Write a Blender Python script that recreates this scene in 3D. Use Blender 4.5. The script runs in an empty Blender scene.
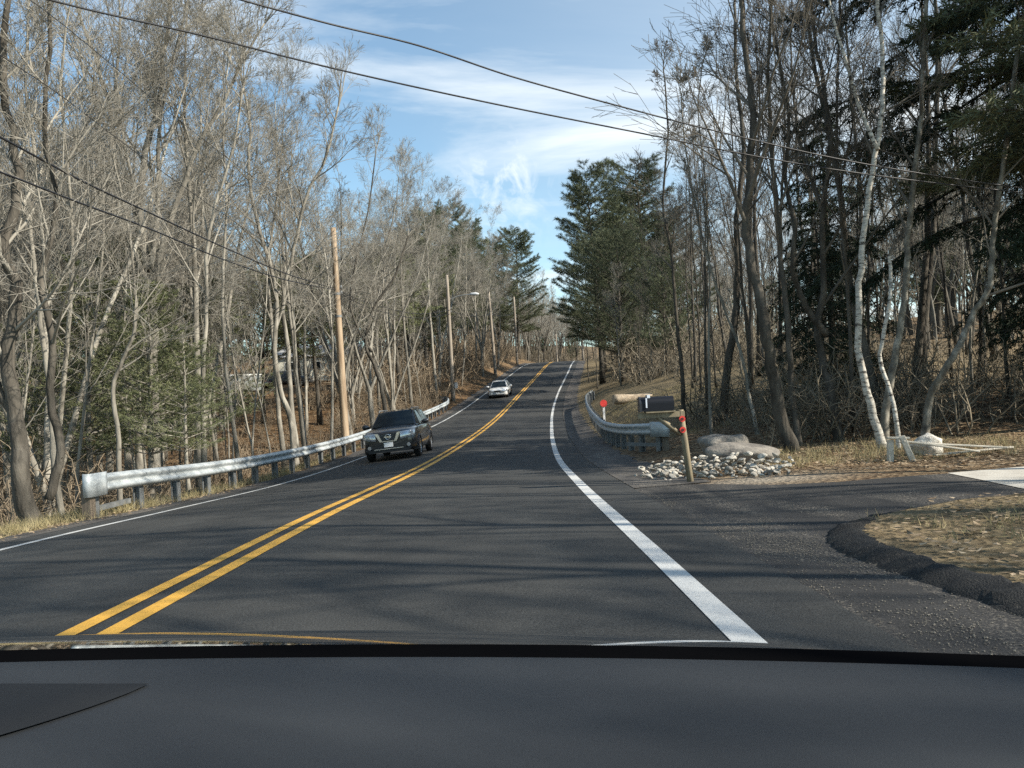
import bpy, math, random
import numpy as np
from mathutils import Vector, Matrix, Quaternion
from mathutils.geometry import delaunay_2d_cdt

S = bpy.context.scene
COL = S.collection
R = math.radians

# ------------------------------------------------------------------ camera, sky, sun, exposure
FPX, CAMZ, ROLL, HROW = 830.0, 1.2, R(3.0), 20.0
cs, sn = math.cos(ROLL), math.sin(ROLL)
cam = bpy.data.cameras.new("camera")
camo = bpy.data.objects.new("camera", cam)
COL.objects.link(camo)
cam.sensor_width = 36.0
cam.lens = FPX / 1024 * 36.0
cam.clip_start, cam.clip_end = 0.05, 3000
camo.location = (0, 0, CAMZ)
camo.matrix_world = Matrix.Translation((0, 0, CAMZ)) @ Matrix.Rotation(ROLL, 4, 'Y') @ Matrix.Rotation(R(90), 4, 'X')
# the horizon of the unrolled view lies HROW rows under the picture's centre
ppx, ppy = HROW * sn, HROW * cs
cam.shift_x, cam.shift_y = -ppx / 1024, ppy / 1024
S.camera = camo

SUN_AZ, SUN_EL = 111.0, 34.0
world = bpy.data.worlds.new("World")
S.world = world
world.use_nodes = True
wt = world.node_tree
wt.nodes.clear()
WN = wt.nodes.new
wl = wt.links.new
wout = WN('ShaderNodeOutputWorld')
bg = WN('ShaderNodeBackground')
bg.inputs[1].default_value = 0.112
sky = WN('ShaderNodeTexSky')
sky.sky_type = 'NISHITA'
sky.sun_disc = False
sky.sun_elevation = R(SUN_EL)
sky.sun_rotation = R(SUN_AZ)
sky.air_density, sky.dust_density, sky.ozone_density = 1.0, 0.25, 1.0
# thin high cloud: streaked noise on a plane overhead
geo = WN('ShaderNodeNewGeometry')
sep = WN('ShaderNodeSeparateXYZ')
tc = WN('ShaderNodeTexCoord')
wl(tc.outputs['Generated'], sep.inputs[0])
def wmath(op, a, b=None, c=None, clamp=False):
    n = WN('ShaderNodeMath'); n.operation = op; n.use_clamp = clamp
    for i, v in enumerate((a, b, c)):
        if v is None: continue
        if isinstance(v, (int, float)): n.inputs[i].default_value = v
        else: wl(v, n.inputs[i])
    return n.outputs[0]
zz = wmath('MAXIMUM', sep.outputs[2], 0.02)
zz = wmath('ADD', zz, 0.06)
cx = wmath('DIVIDE', sep.outputs[0], zz)
cy = wmath('DIVIDE', sep.outputs[1], zz)
comb = WN('ShaderNodeCombineXYZ')
wl(cx, comb.inputs[0]); wl(cy, comb.inputs[1])
mp = WN('ShaderNodeMapping')
mp.inputs['Rotation'].default_value = (0, 0, R(-22))
mp.inputs['Scale'].default_value = (0.55, 1.25, 1)
mp.inputs['Location'].default_value = (2.3, 0.35, 0)
wl(comb.outputs[0], mp.inputs[0])
nz = WN('ShaderNodeTexNoise')
nz.inputs['Scale'].default_value = 0.75
nz.inputs['Detail'].default_value = 9
nz.inputs['Roughness'].default_value = 0.58
nz.inputs['Distortion'].default_value = 0.5
wl(mp.outputs[0], nz.inputs['Vector'])
cr = WN('ShaderNodeValToRGB')
cr.color_ramp.elements[0].position = 0.49
cr.color_ramp.elements[1].position = 0.72
wl(nz.outputs[0], cr.inputs[0])
# one brighter wisp low over the road, and veil towards the right
def blob(dx, dy, dz, sharp, amp):
    v = Vector((dx, dy, dz)).normalized()
    vm = WN('ShaderNodeVectorMath'); vm.operation = 'DOT_PRODUCT'
    nrm = WN('ShaderNodeVectorMath'); nrm.operation = 'NORMALIZE'
    wl(tc.outputs['Generated'], nrm.inputs[0])
    wl(nrm.outputs[0], vm.inputs[0]); vm.inputs[1].default_value = v
    a = wmath('SUBTRACT', 1.0, vm.outputs['Value'])
    a = wmath('MULTIPLY', a, -sharp)
    a = wmath('EXPONENT', a)
    return wmath('MULTIPLY', a, amp)
nz2 = WN('ShaderNodeTexNoise')
nz2.inputs['Scale'].default_value = 19
nz2.inputs['Detail'].default_value = 8
nz2.inputs['Roughness'].default_value = 0.6
nz2.inputs['Distortion'].default_value = 1.2
wl(tc.outputs['Generated'], nz2.inputs['Vector'])
w1 = wmath('SUBTRACT', nz2.outputs[0], 0.42)
w1 = wmath('MULTIPLY', w1, 4.0, clamp=True)
w1 = wmath('MULTIPLY', w1, .8)
wisp = wmath('MULTIPLY', blob(0.004, 1, 0.262, 800, 1.0), w1)
w2 = wmath('MULTIPLY_ADD', nz.outputs[0], 3.6, -1.75, clamp=True)
for q_ in ((-0.03, 1, .46, 70, .8), (-.22, 1, .40, 110, .7), (-.12, 1, .30, 160, .5), (.10, 1, .30, 160, .5)):
    wisp = wmath('MAXIMUM', wisp, wmath('MULTIPLY', blob(*q_), w2))
veil = blob(0.55, 1, 0.40, 12, 0.75)
w3 = wmath('MULTIPLY_ADD', nz.outputs[0], 1.6, -0.25, clamp=True)
veil = wmath('MULTIPLY', veil, w3)
cl = wmath('MULTIPLY', cr.outputs[0], 0.5)
cl = wmath('ADD', cl, wisp)
cl = wmath('ADD', cl, veil, clamp=True)
mix = WN('ShaderNodeMixRGB')
wl(cl, mix.inputs[0])
tint = WN('ShaderNodeMixRGB'); tint.blend_type = 'MULTIPLY'; tint.inputs[0].default_value = 1; tint.inputs[2].default_value = (.90, 1.04, 1.0, 1)
wl(sky.outputs[0], tint.inputs[1]); wl(tint.outputs[0], mix.inputs[1])
mix.inputs[2].default_value = (5.7, 6.0, 6.1, 1)
wl(mix.outputs[0], bg.inputs[0])
wl(bg.outputs[0], wout.inputs[0])

sl = bpy.data.lights.new("sun", 'SUN')
sl.energy = 5.0
sl.angle = R(0.53)
sl.color = (1.0, 0.93, 0.81)
so = bpy.data.objects.new("sun", sl)
COL.objects.link(so)
sdir = Vector((math.sin(R(SUN_AZ)) * math.cos(R(SUN_EL)), math.cos(R(SUN_AZ)) * math.cos(R(SUN_EL)), math.sin(R(SUN_EL))))
so.rotation_euler = sdir.to_track_quat('Z', 'Y').to_euler()
so.location = (40, -10, 60)

S.view_settings.view_transform = 'Standard'
S.view_settings.look = 'None'
S.view_settings.gamma = 1
S.view_settings.exposure = 0.85
S.cycles.max_bounces = 5
S.cycles.diffuse_bounces = 2
S.cycles.glossy_bounces = 3
S.cycles.transparent_max_bounces = 8
S.cycles.use_denoising = False
S.cycles.use_adaptive_sampling = True
S.cycles.sample_clamp_indirect = 4
S.cycles.sample_clamp_direct = 12

# ------------------------------------------------------------------ helpers
def unpix(px, py):
    x, y = px - 512.0, py - 384.0
    return (x * cs - y * sn) / FPX, -((x * sn + y * cs) - HROW) / FPX
def at(px, py, d):
    """point at depth d along the view axis that shows at a pixel of the photograph"""
    a, b = unpix(px, py)
    return np.array([a * d, d, CAMZ + b * d])

def inp(node, name, v):
    node.inputs[name].default_value = v if not isinstance(v, tuple) or len(v) == 4 else (*v, 1)

def simple(name, col, rough=0.6, metal=0.0, coat=0.0, spec=0.5):
    m = bpy.data.materials.new(name); m.use_nodes = True
    b = m.node_tree.nodes['Principled BSDF']
    inp(b, 'Base Color', col); inp(b, 'Roughness', rough); inp(b, 'Metallic', metal)
    inp(b, 'Coat Weight', coat); inp(b, 'Specular IOR Level', spec)
    return m

def noisy(name, cols, scale=4.0, rough=0.8, detail=6, stretch=(1, 1, 1), bump=0.0, bscale=None, metal=0.0, coords='Object', spec=0.3, nrough=0.6, pos=None, rand=0.0):
    """colours blended by noise; an optional bump; rand varies the brightness from one object to the next"""
    m = bpy.data.materials.new(name); m.use_nodes = True
    t = m.node_tree; b = t.nodes['Principled BSDF']
    tcn = t.nodes.new('ShaderNodeTexCoord'); mpn = t.nodes.new('ShaderNodeMapping')
    mpn.inputs['Scale'].default_value = stretch
    t.links.new(tcn.outputs[coords], mpn.inputs[0])
    n = t.nodes.new('ShaderNodeTexNoise')
    n.inputs['Scale'].default_value = scale; n.inputs['Detail'].default_value = detail; n.inputs['Roughness'].default_value = nrough
    t.links.new(mpn.outputs[0], n.inputs['Vector'])
    r = t.nodes.new('ShaderNodeValToRGB')
    k = len(cols)
    while len(r.color_ramp.elements) < k: r.color_ramp.elements.new(0.5)
    for i, c in enumerate(cols):
        r.color_ramp.elements[i].position = pos[i] if pos else 0.3 + 0.4 * i / max(1, k - 1)
        r.color_ramp.elements[i].color = (*c, 1)
    t.links.new(n.outputs[0], r.inputs[0])
    out = r.outputs[0]
    if rand:
        oi = t.nodes.new('ShaderNodeObjectInfo')
        mm = t.nodes.new('ShaderNodeMath'); mm.operation = 'MULTIPLY_ADD'
        mm.inputs[1].default_value = 2 * rand; mm.inputs[2].default_value = 1 - rand
        t.links.new(oi.outputs['Random'], mm.inputs[0])
        hsv = t.nodes.new('ShaderNodeHueSaturation')
        t.links.new(out, hsv.inputs['Color']); t.links.new(mm.outputs[0], hsv.inputs['Value'])
        out = hsv.outputs[0]
    t.links.new(out, b.inputs['Base Color'])
    inp(b, 'Roughness', rough); inp(b, 'Metallic', metal); inp(b, 'Specular IOR Level', spec)
    if bump:
        n2 = t.nodes.new('ShaderNodeTexNoise'); n2.inputs['Scale'].default_value = bscale or scale * 3; n2.inputs['Detail'].default_value = 5
        t.links.new(mpn.outputs[0], n2.inputs['Vector'])
        bp = t.nodes.new('ShaderNodeBump'); bp.inputs['Strength'].default_value = bump; bp.inputs['Distance'].default_value = 0.05
        t.links.new(n2.outputs[0], bp.inputs['Height']); t.links.new(bp.outputs[0], b.inputs['Normal'])
    return m

class MB:
    """collects geometry; build() links it as one mesh object"""
    def __init__(s): s.v, s.f, s.m, s.n, s.sm = [], [], [], 0, []
    def add(s, verts, faces, mi=0, smooth=False):
        verts = np.asarray(verts, dtype=np.float64).reshape(-1, 3)
        faces = np.asarray(faces, dtype=np.int64)
        s.v.append(verts); s.f.append(faces + s.n); s.n += len(verts)
        s.m.append(np.full(len(faces), mi)); s.sm.append(np.full(len(faces), smooth))
    def mesh(s, name, mats):
        me = bpy.data.meshes.new(name)
        V = np.concatenate(s.v) if s.v else np.zeros((0, 3))
        me.vertices.add(len(V)); me.vertices.foreach_set('co', V.astype(np.float32).ravel())
        counts = np.concatenate([np.full(len(f), f.shape[1]) for f in s.f])
        loops = np.concatenate([f.ravel() for f in s.f])
        starts = np.concatenate([[0], np.cumsum(counts)[:-1]])
        me.loops.add(len(loops)); me.loops.foreach_set('vertex_index', loops.astype(np.int32))
        me.polygons.add(len(counts))
        me.polygons.foreach_set('loop_start', starts.astype(np.int32))
        me.polygons.foreach_set('material_index', np.concatenate(s.m).astype(np.int32))
        me.polygons.foreach_set('use_smooth', np.concatenate(s.sm))
        for m in (mats if isinstance(mats, (list, tuple)) else [mats]): me.materials.append(m)
        me.update(calc_edges=True); me.validate()
        return me
    def build(s, name, mats, parent=None):
        o = bpy.data.objects.new(name, s.mesh(name, mats))
        COL.objects.link(o)
        if parent: o.parent = parent
        return o
    # shapes
    def box(s, c, size, rot=None, mi=0):
        x, y, z = [q / 2 for q in size]
        v = np.array([[-x, -y, -z], [x, -y, -z], [x, y, -z], [-x, y, -z], [-x, -y, z], [x, -y, z], [x, y, z], [-x, y, z]])
        if rot is not None: v = v @ np.array(rot.to_3x3() if hasattr(rot, 'to_3x3') else rot).T
        s.add(v + np.array(c), [[0, 3, 2, 1], [4, 5, 6, 7], [0, 1, 5, 4], [1, 2, 6, 5], [2, 3, 7, 6], [3, 0, 4, 7]], mi)
        return s
    def tubes(s, lines, sides=6, mi=0, smooth=True, cap=False):
        by = {}
        for p, r in lines: by.setdefault(len(p), []).append((p, r))
        for n, g in by.items():
            P = np.array([a for a, _ in g], dtype=float); Rr = np.array([b for _, b in g], dtype=float)
            T = np.gradient(P, axis=1); T /= np.linalg.norm(T, axis=2, keepdims=True) + 1e-9
            mean = T.mean(axis=1); ref = np.zeros_like(mean)
            ref[np.arange(len(g)), np.abs(mean).argmin(axis=1)] = 1
            U = np.cross(T, ref[:, None, :]); U /= np.linalg.norm(U, axis=2, keepdims=True) + 1e-9
            W = np.cross(T, U)
            a = np.arange(sides) * 2 * math.pi / sides
            V = P[:, :, None, :] + Rr[:, :, None, None] * (np.cos(a)[None, None, :, None] * U[:, :, None, :] + np.sin(a)[None, None, :, None] * W[:, :, None, :])
            B = len(g)
            i = np.arange(n - 1)[:, None] * sides; j = np.arange(sides)[None, :]; jn = (j + 1) % sides
            q = np.stack([i + j, i + jn, i + sides + jn, i + sides + j], axis=-1).reshape(-1, 4)
            F = (np.arange(B)[:, None, None] * (n * sides) + q[None]).reshape(-1, 4)
            s.add(V.reshape(-1, 3), F, mi, smooth)
            if cap:
                e = np.stack([np.arange(B) * n * sides + (n - 1) * sides + k for k in range(sides)], axis=-1)
                s.f.append(e + (s.n - B * n * sides)); s.m.append(np.full(B, mi)); s.sm.append(np.full(B, False))
                e2 = np.stack([np.arange(B) * n * sides + k for k in range(sides)][::-1], axis=-1)
                s.f.append(e2 + (s.n - B * n * sides)); s.m.append(np.full(B, mi)); s.sm.append(np.full(B, False))
        return s
    def grid(s, V, mi=0, smooth=True, wrap=False):
        V = np.asarray(V, dtype=float); a, b = V.shape[:2]
        i = np.arange(a - 1)[:, None]; j = np.arange(b if wrap else b - 1)[None, :]
        jn = (j + 1) % b
        F = np.stack([i * b + j, i * b + jn, (i + 1) * b + jn, (i + 1) * b + j], axis=-1).reshape(-1, 4)
        s.add(V.reshape(-1, 3), F, mi, smooth)
        return s
    def poly(s, pts, mi=0):
        s.add(pts, [list(range(len(pts)))], mi); return s
    def prism(s, outline, axis, a, b, mi=0):
        """a flat outline (2-D) pushed along an axis from a to b"""
        def lift(p, h): return {'x': (h, p[0], p[1]), 'y': (p[0], h, p[1]), 'z': (p[0], p[1], h)}[axis]
        n = len(outline)
        s.add([lift(p, a) for p in outline] + [lift(p, b) for p in outline], [[i, (i + 1) % n, n + (i + 1) % n, n + i] for i in range(n)], mi)
        s.add([lift(p, a) for p in outline], [list(range(n))[::-1]], mi)
        s.add([lift(p, b) for p in outline], [list(range(n))], mi)
        return s

def empty(name, loc=(0, 0, 0), rz=0.0):
    o = bpy.data.objects.new(name, None); COL.objects.link(o)
    o.location = [float(q) for q in loc]; o.rotation_euler = (0, 0, rz); o.empty_display_size = 0.2
    return o
def tag(o, label=None, cat=None, group=None, kind=None):
    if label: o['label'] = label
    if cat: o['category'] = cat
    if group: o['group'] = group
    if kind: o['kind'] = kind
    return o
KIDS = {}
def kids(o): return [c for c in o.children]
def copy_tree(o, parent=None):
    c = o.copy(); COL.objects.link(c)
    if parent: c.parent = parent
    for ch in kids(o): copy_tree(ch, c)
    return c
def bevel(o, w, seg=2):
    m = o.modifiers.new('bevel', 'BEVEL'); m.width = w; m.segments = seg; m.limit_method = 'ANGLE'
    return o

# ------------------------------------------------------------------ road and terrain shape, measured from the photograph
def smooth_table(xs, ys):
    xs, ys = np.array(xs, float), np.array(ys, float)
    m = np.gradient(ys, xs)
    def f(x):
        x = np.asarray(x, float); xc = np.clip(x, xs[0], xs[-1])
        i = np.clip(np.searchsorted(xs, xc) - 1, 0, len(xs) - 2)
        h = xs[i + 1] - xs[i]; t = (xc - xs[i]) / h
        y = (2*t**3-3*t**2+1)*ys[i] + (t**3-2*t**2+t)*h*m[i] + (-2*t**3+3*t**2)*ys[i+1] + (t**3-t**2)*h*m[i+1]
        return y + (x - xc) * np.where(x < xs[0], m[0], np.where(x > xs[-1], m[-1], 0))
    return f
TY = [-60, -20, 0, 6.4, 10.9, 14.5, 21.1, 31.3, 42.7, 57.6, 67.8, 78.4, 89.7, 103.8, 120, 139.3, 155, 175, 220, 420]
XC = smooth_table(TY, [-2.4, -2.5, -2.5, -2.53, -2.56, -2.54, -2.47, -2.17, -1.68, -.89, -.17, .77, 1.95, 3.5, 5.2, 7.3, 9.6, 13.2, 25, 80])
ZC = smooth_table(TY, [.6, .2, .04, -.034, -.113, -.198, -.325, -.308, -.086, .506, 1.2, 2.15, 3.3, 4.85, 6.55, 7.91, 8.4, 8.6, 9.6, 24.0])
DL = smooth_table(TY, [-.1, -.12, -.13, -.14, -.165, -.2, -.27, -.27, -.13, -.08, -.08, -.05, -.02, -.05, -.06, -.06, -.06, -.06, -.06, -.06])
HL, HR = 4.2, 4.3
TL = [0, .5, 1.4, 3.5, 8, 20, 45, 100, 500]
YL = [-60, 5, 14, 25, 40, 55, 75, 100, 140, 200, 420]
RL = np.array([
 [0, 0, -.05, -.1, -.3, -.5, 0, 1, 6], [0, -.01, -.06, -.25, -.55, -.8, -.5, 1, 6], [0, -.01, -.06, -.5, -1.0, -1.2, -.5, 2, 8],
 [0, -.01, -.1, -1.0, -1.6, -1.3, 0, 3, 10], [0, -.01, -.1, -.8, -1.0, -.6, 1.0, 4, 10], [0, -.01, -.05, -.3, -.4, -.1, 2, 5, 11],
 [0, .02, .2, .8, 1.2, .7, 2.5, 6, 12], [0, .05, .5, 1.5, 1.8, .6, 2, 6, 12], [0, .05, .4, 1.4, 2.0, 2.2, 3, 6, 12], [0, 0, .2, .8, 1.5, 2.5, 4, 7, 12], [0, 0, 0, .5, 1, 3, 5, 8, 12]])
TR = [0, .8, 1.8, 3.2, 8, 20, 50, 110, 500]
YR = [-60, 5, 12, 17, 25, 35, 60, 85, 110, 140, 200, 420]
RR = np.array([
 [0, 0, 0, .05, .1, .4, 1, 3, 8], [0, .01, .02, .03, .05, .4, 1.2, 3, 8], [0, .02, .06, .1, .12, .5, 1.5, 4, 9], [0, .0, .05, .15, .25, .8, 2, 4, 9],
 [0, -.02, .05, .45, .9, 1.6, 2.5, 5, 10], [0, 0, .25, 1.1, 2.0, 2.6, 3, 5, 10], [0, 0, .4, 1.1, 2.4, 3.4, 4, 6, 10], [0, 0, .2, .5, 1.6, 3.2, 4, 6, 10],
 [0, 0, .1, .2, .8, 2.2, 3.5, 6, 10], [0, 0, .1, .3, .8, 2, 4, 6, 10], [0, 0, .1, .3, .8, 2, 4, 6, 10], [0, 0, .1, .3, .8, 2, 4, 6, 10]])
def bil(y, t, Yk, Tk, M):
    y = np.clip(y, Yk[0], Yk[-1]); t = np.clip(t, 0, Tk[-1])
    i = np.clip(np.searchsorted(Yk, y) - 1, 0, len(Yk) - 2); j = np.clip(np.searchsorted(Tk, t) - 1, 0, len(Tk) - 2)
    Yk, Tk = np.array(Yk, float), np.array(Tk, float)
    a = (y - Yk[i]) / (Yk[i+1] - Yk[i]); b = (t - Tk[j]) / (Tk[j+1] - Tk[j])
    a = a * a * (3 - 2 * a)
    return M[i, j]*(1-a)*(1-b) + M[i+1, j]*a*(1-b) + M[i, j+1]*(1-a)*b + M[i+1, j+1]*a*b
def bumps(x, y):
    return (np.sin(x*1.3+y*.7)*.5 + np.sin(x*.41-y*.53+1.7) + np.sin(x*2.9+1.1+np.sin(y*1.7))*.3 + np.sin(y*2.3-x*1.9)*.25)
def zt(x, y):
    x, y = np.asarray(x, float), np.asarray(y, float)
    xc, zc, dl = XC(y), ZC(y), DL(y)
    d = x - xc
    road = np.where(d < 0, zc + dl * np.clip(-d / HL, 0, 1), zc - .03 * np.clip(d / HR, 0, 1))
    tl, tr = np.maximum(-d - HL, 0), np.maximum(d - HR, 0)
    amp = np.clip((np.maximum(tl - 1.2, 0)) / 8, 0, 1) * .09
    flat = np.clip((y - 12.5) / 4, 0, 1) + np.clip((tr - 9) / 6, 0, 1)
    amp = amp + np.clip(np.maximum(tr - 1.5, 0) / 8, 0, 1) * .08 * np.clip(flat, 0, 1)
    return road + np.where(d < 0, bil(y, tl, YL, TL, RL), bil(y, tr, YR, TR, RR)) + amp * bumps(x, y)
def zt1(x, y): return float(zt(np.array([x]), np.array([y]))[0])

# ------------------------------------------------------------------ materials
rng = np.random.default_rng(7)
def ground_mat():
    """leaf litter: cells of brown, rust and tan, with grassy and bare patches by a mask attribute"""
    m = bpy.data.materials.new('leaf_litter'); m.use_nodes = True
    t = m.node_tree; b = t.nodes['Principled BSDF']; N = t.nodes.new; L = t.links.new
    g = N('ShaderNodeNewGeometry')
    vo = N('ShaderNodeTexVoronoi'); vo.inputs['Scale'].default_value = 14; vo.inputs['Randomness'].default_value = 1
    L(g.outputs['Position'], vo.inputs['Vector'])
    sepc = N('ShaderNodeSeparateColor'); L(vo.outputs['Color'], sepc.inputs[0])
    r1 = N('ShaderNodeValToRGB')
    cols = [(0, (.055, .035, .022)), (.3, (.15, .108, .07)), (.6, (.235, .18, .115)), (.85, (.315, .255, .17)), (1, (.40, .335, .23))]
    while len(r1.color_ramp.elements) < 5: r1.color_ramp.elements.new(.5)
    for e, (p, c) in zip(r1.color_ramp.elements, cols): e.position = p; e.color = (*c, 1)
    L(sepc.outputs[0], r1.inputs[0])
    n1 = N('ShaderNodeTexNoise'); n1.inputs['Scale'].default_value = .5; n1.inputs['Detail'].default_value = 7; n1.inputs['Roughness'].default_value = .65
    L(g.outputs['Position'], n1.inputs['Vector'])
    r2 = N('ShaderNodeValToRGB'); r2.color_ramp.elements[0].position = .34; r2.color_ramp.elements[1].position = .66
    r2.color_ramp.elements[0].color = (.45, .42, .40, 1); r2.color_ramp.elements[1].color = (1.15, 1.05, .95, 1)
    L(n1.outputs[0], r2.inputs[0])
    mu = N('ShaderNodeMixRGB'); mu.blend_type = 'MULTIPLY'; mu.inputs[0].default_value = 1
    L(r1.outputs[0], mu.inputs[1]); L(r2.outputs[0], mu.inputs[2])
    # rust tint (red), grass (green), sand (blue) from the attribute
    at_ = N('ShaderNodeAttribute'); at_.attribute_name = 'cover'
    sc = N('ShaderNodeSeparateColor'); L(at_.outputs['Color'], sc.inputs[0])
    rust = N('ShaderNodeMixRGB'); rust.blend_type = 'MULTIPLY'; rust.inputs[2].default_value = (.76, .67, .59, 1)
    L(sc.outputs[0], rust.inputs[0]); L(mu.outputs[0], rust.inputs[1])
    n3 = N('ShaderNodeTexNoise'); n3.inputs['Scale'].default_value = 9; n3.inputs['Detail'].default_value = 8; n3.inputs['Roughness'].default_value = .75
    L(g.outputs['Position'], n3.inputs['Vector'])
    r3 = N('ShaderNodeValToRGB'); r3.color_ramp.elements[0].color = (.095, .078, .045, 1); r3.color_ramp.elements[1].color = (.27, .22, .135, 1)
    r3.color_ramp.elements[0].position = .35; r3.color_ramp.elements[1].position = .65
    L(n3.outputs[0], r3.inputs[0])
    gr = N('ShaderNodeMixRGB'); L(sc.outputs[1], gr.inputs[0]); L(rust.outputs[0], gr.inputs[1]); L(r3.outputs[0], gr.inputs[2])
    r4 = N('ShaderNodeValToRGB'); r4.color_ramp.elements[0].color = (.20, .17, .13, 1); r4.color_ramp.elements[1].color = (.42, .37, .30, 1)
    L(n3.outputs[0], r4.inputs[0])
    sd = N('ShaderNodeMixRGB'); L(sc.outputs[2], sd.inputs[0]); L(gr.outputs[0], sd.inputs[1]); L(r4.outputs[0], sd.inputs[2])
    L(sd.outputs[0], b.inputs['Base Color']); inp(b, 'Roughness', .95); inp(b, 'Specular IOR Level', .1)
    bp = N('ShaderNodeBump'); bp.inputs['Strength'].default_value = .8; bp.inputs['Distance'].default_value = .06
    ad = N('ShaderNodeMath'); ad.operation = 'ADD'; L(vo.outputs['Distance'], ad.inputs[0]); L(n3.outputs[0], ad.inputs[1])
    L(ad.outputs[0], bp.inputs['Height']); L(bp.outputs[0], b.inputs['Normal'])
    return m
M_GROUND = ground_mat()

def asphalt_mat(name, base, var, sand=0.0, rough=.82, bump=.35):
    m = bpy.data.materials.new(name); m.use_nodes = True
    t = m.node_tree; b = t.nodes['Principled BSDF']; N = t.nodes.new; L = t.links.new
    g = N('ShaderNodeNewGeometry')
    n1 = N('ShaderNodeTexNoise'); n1.inputs['Scale'].default_value = 95; n1.inputs['Detail'].default_value = 5; L(g.outputs['Position'], n1.inputs['Vector'])
    r1 = N('ShaderNodeValToRGB'); r1.color_ramp.elements[0].position = .3; r1.color_ramp.elements[1].position = .75
    r1.color_ramp.elements[0].color = (*[c * .45 for c in base], 1); r1.color_ramp.elements[1].color = (*[c * 2.1 for c in base], 1)
    L(n1.outputs[0], r1.inputs[0])
    mpn = N('ShaderNodeMapping'); mpn.inputs['Scale'].default_value = (1.0, .22, 1); L(g.outputs['Position'], mpn.inputs[0])
    n2 = N('ShaderNodeTexNoise'); n2.inputs['Scale'].default_value = .9; n2.inputs['Detail'].default_value = 8; n2.inputs['Roughness'].default_value = .62; L(mpn.outputs[0], n2.inputs['Vector'])
    r2 = N('ShaderNodeValToRGB'); r2.color_ramp.elements[0].position = .3; r2.color_ramp.elements[1].position = .7
    r2.color_ramp.elements[0].color = (1 - var,) * 3 + (1,); r2.color_ramp.elements[1].color = (1 + var,) * 3 + (1,)
    L(n2.outputs[0], r2.inputs[0])
    mu = N('ShaderNodeMixRGB'); mu.blend_type = 'MULTIPLY'; mu.inputs[0].default_value = 1; L(r1.outputs[0], mu.inputs[1]); L(r2.outputs[0], mu.inputs[2])
    out = mu.outputs[0]
    if sand:
        n4 = N('ShaderNodeTexNoise'); n4.inputs['Scale'].default_value = 42; n4.inputs['Detail'].default_value = 6; n4.inputs['Roughness'].default_value = .8; L(g.outputs['Position'], n4.inputs['Vector'])
        n5 = N('ShaderNodeTexNoise'); n5.inputs['Scale'].default_value = 1.5; n5.inputs['Detail'].default_value = 6; n5.inputs['Roughness'].default_value = .6; n5.inputs['Distortion'].default_value = .8
        L(mpn.outputs[0], n5.inputs['Vector'])
        r4 = N('ShaderNodeValToRGB'); r4.color_ramp.elements[0].position = .52; r4.color_ramp.elements[1].position = .6; L(n4.outputs[0], r4.inputs[0])
        r5 = N('ShaderNodeValToRGB'); r5.color_ramp.elements[0].position = .47; r5.color_ramp.elements[1].position = .66; L(n5.outputs[0], r5.inputs[0])
        mm = N('ShaderNodeMath'); mm.operation = 'MULTIPLY'; L(r4.outputs[0], mm.inputs[0]); L(r5.outputs[0], mm.inputs[1])
        m2 = N('ShaderNodeMath'); m2.operation = 'MULTIPLY'; L(mm.outputs[0], m2.inputs[0]); m2.inputs[1].default_value = sand
        mx = N('ShaderNodeMixRGB'); L(m2.outputs[0], mx.inputs[0]); L(out, mx.inputs[1]); mx.inputs[2].default_value = (.36, .315, .25, 1)
        out = mx.outputs[0]
    L(out, b.inputs['Base Color']); inp(b, 'Roughness', rough); inp(b, 'Specular IOR Level', .35)
    bp = N('ShaderNodeBump'); bp.inputs['Strength'].default_value = bump; bp.inputs['Distance'].default_value = .01 if bump < .5 else .03
    L(n1.outputs[0], bp.inputs['Height']); L(bp.outputs[0], b.inputs['Normal'])
    return m
M_ROAD = asphalt_mat('new_asphalt', (.030, .0300, .0282), .32)
M_APRON = asphalt_mat('old_asphalt', (.023, .022, .021), .35, sand=.8)
M_SHOULDER = asphalt_mat('gravel_shoulder', (.05, .046, .042), .4, sand=.9)
M_KERB = asphalt_mat('asphalt_kerb', (.014, .0138, .0135), .5, sand=.35, bump=1.0)
def paint_mat(name, c, dark):
    m = noisy(name, [dark, c], scale=26, rough=.6, detail=8, coords='Object', nrough=.75, pos=[.31, .46], spec=.3)
    return m
M_WHITE = paint_mat('white_road_paint', (.52, .52, .50), (.30, .30, .29))
M_YELLOW = paint_mat('yellow_road_paint', (.66, .36, .06), (.26, .15, .04))
M_CONC = noisy('pale_concrete', [(.36, .33, .28), (.5, .47, .41)], scale=3, rough=.9, bump=.2, bscale=40)
M_GALV = noisy('galvanised_steel', [(.24, .265, .275), (.42, .45, .455), (.54, .555, .555)], scale=3.5, rough=.5, metal=.25, detail=8, nrough=.7, stretch=(1, 1, 2.5), spec=.5)
M_POST = noisy('weathered_steel_post', [(.12, .125, .125), (.24, .25, .25)], scale=6, rough=.6, metal=.3)
M_BARK_LIT = noisy('pale_sunlit_bark', [(.105, .096, .08), (.22, .203, .17), (.37, .345, .29)], scale=5, stretch=(1, 1, .25), rough=.95, bump=.5, bscale=16, rand=.22, spec=.1)  # bark brightened for the sunlit left woods, light put into the colour
M_BARK_DK = noisy('dark_backlit_bark', [(.04, .036, .03), (.085, .076, .063), (.14, .126, .104)], scale=6, stretch=(1, 1, .25), rough=.95, bump=.6, bscale=18, rand=.2, spec=.1)  # bark darkened for the backlit right woods; conifers and far trunks share it
M_TWIG_LIT = noisy('pale_sunlit_twig', [(.195, .18, .15), (.315, .293, .25)], scale=1.5, rough=.9, rand=.2, spec=.1)  # twigs brightened as if sunlit, by colour alone
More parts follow.
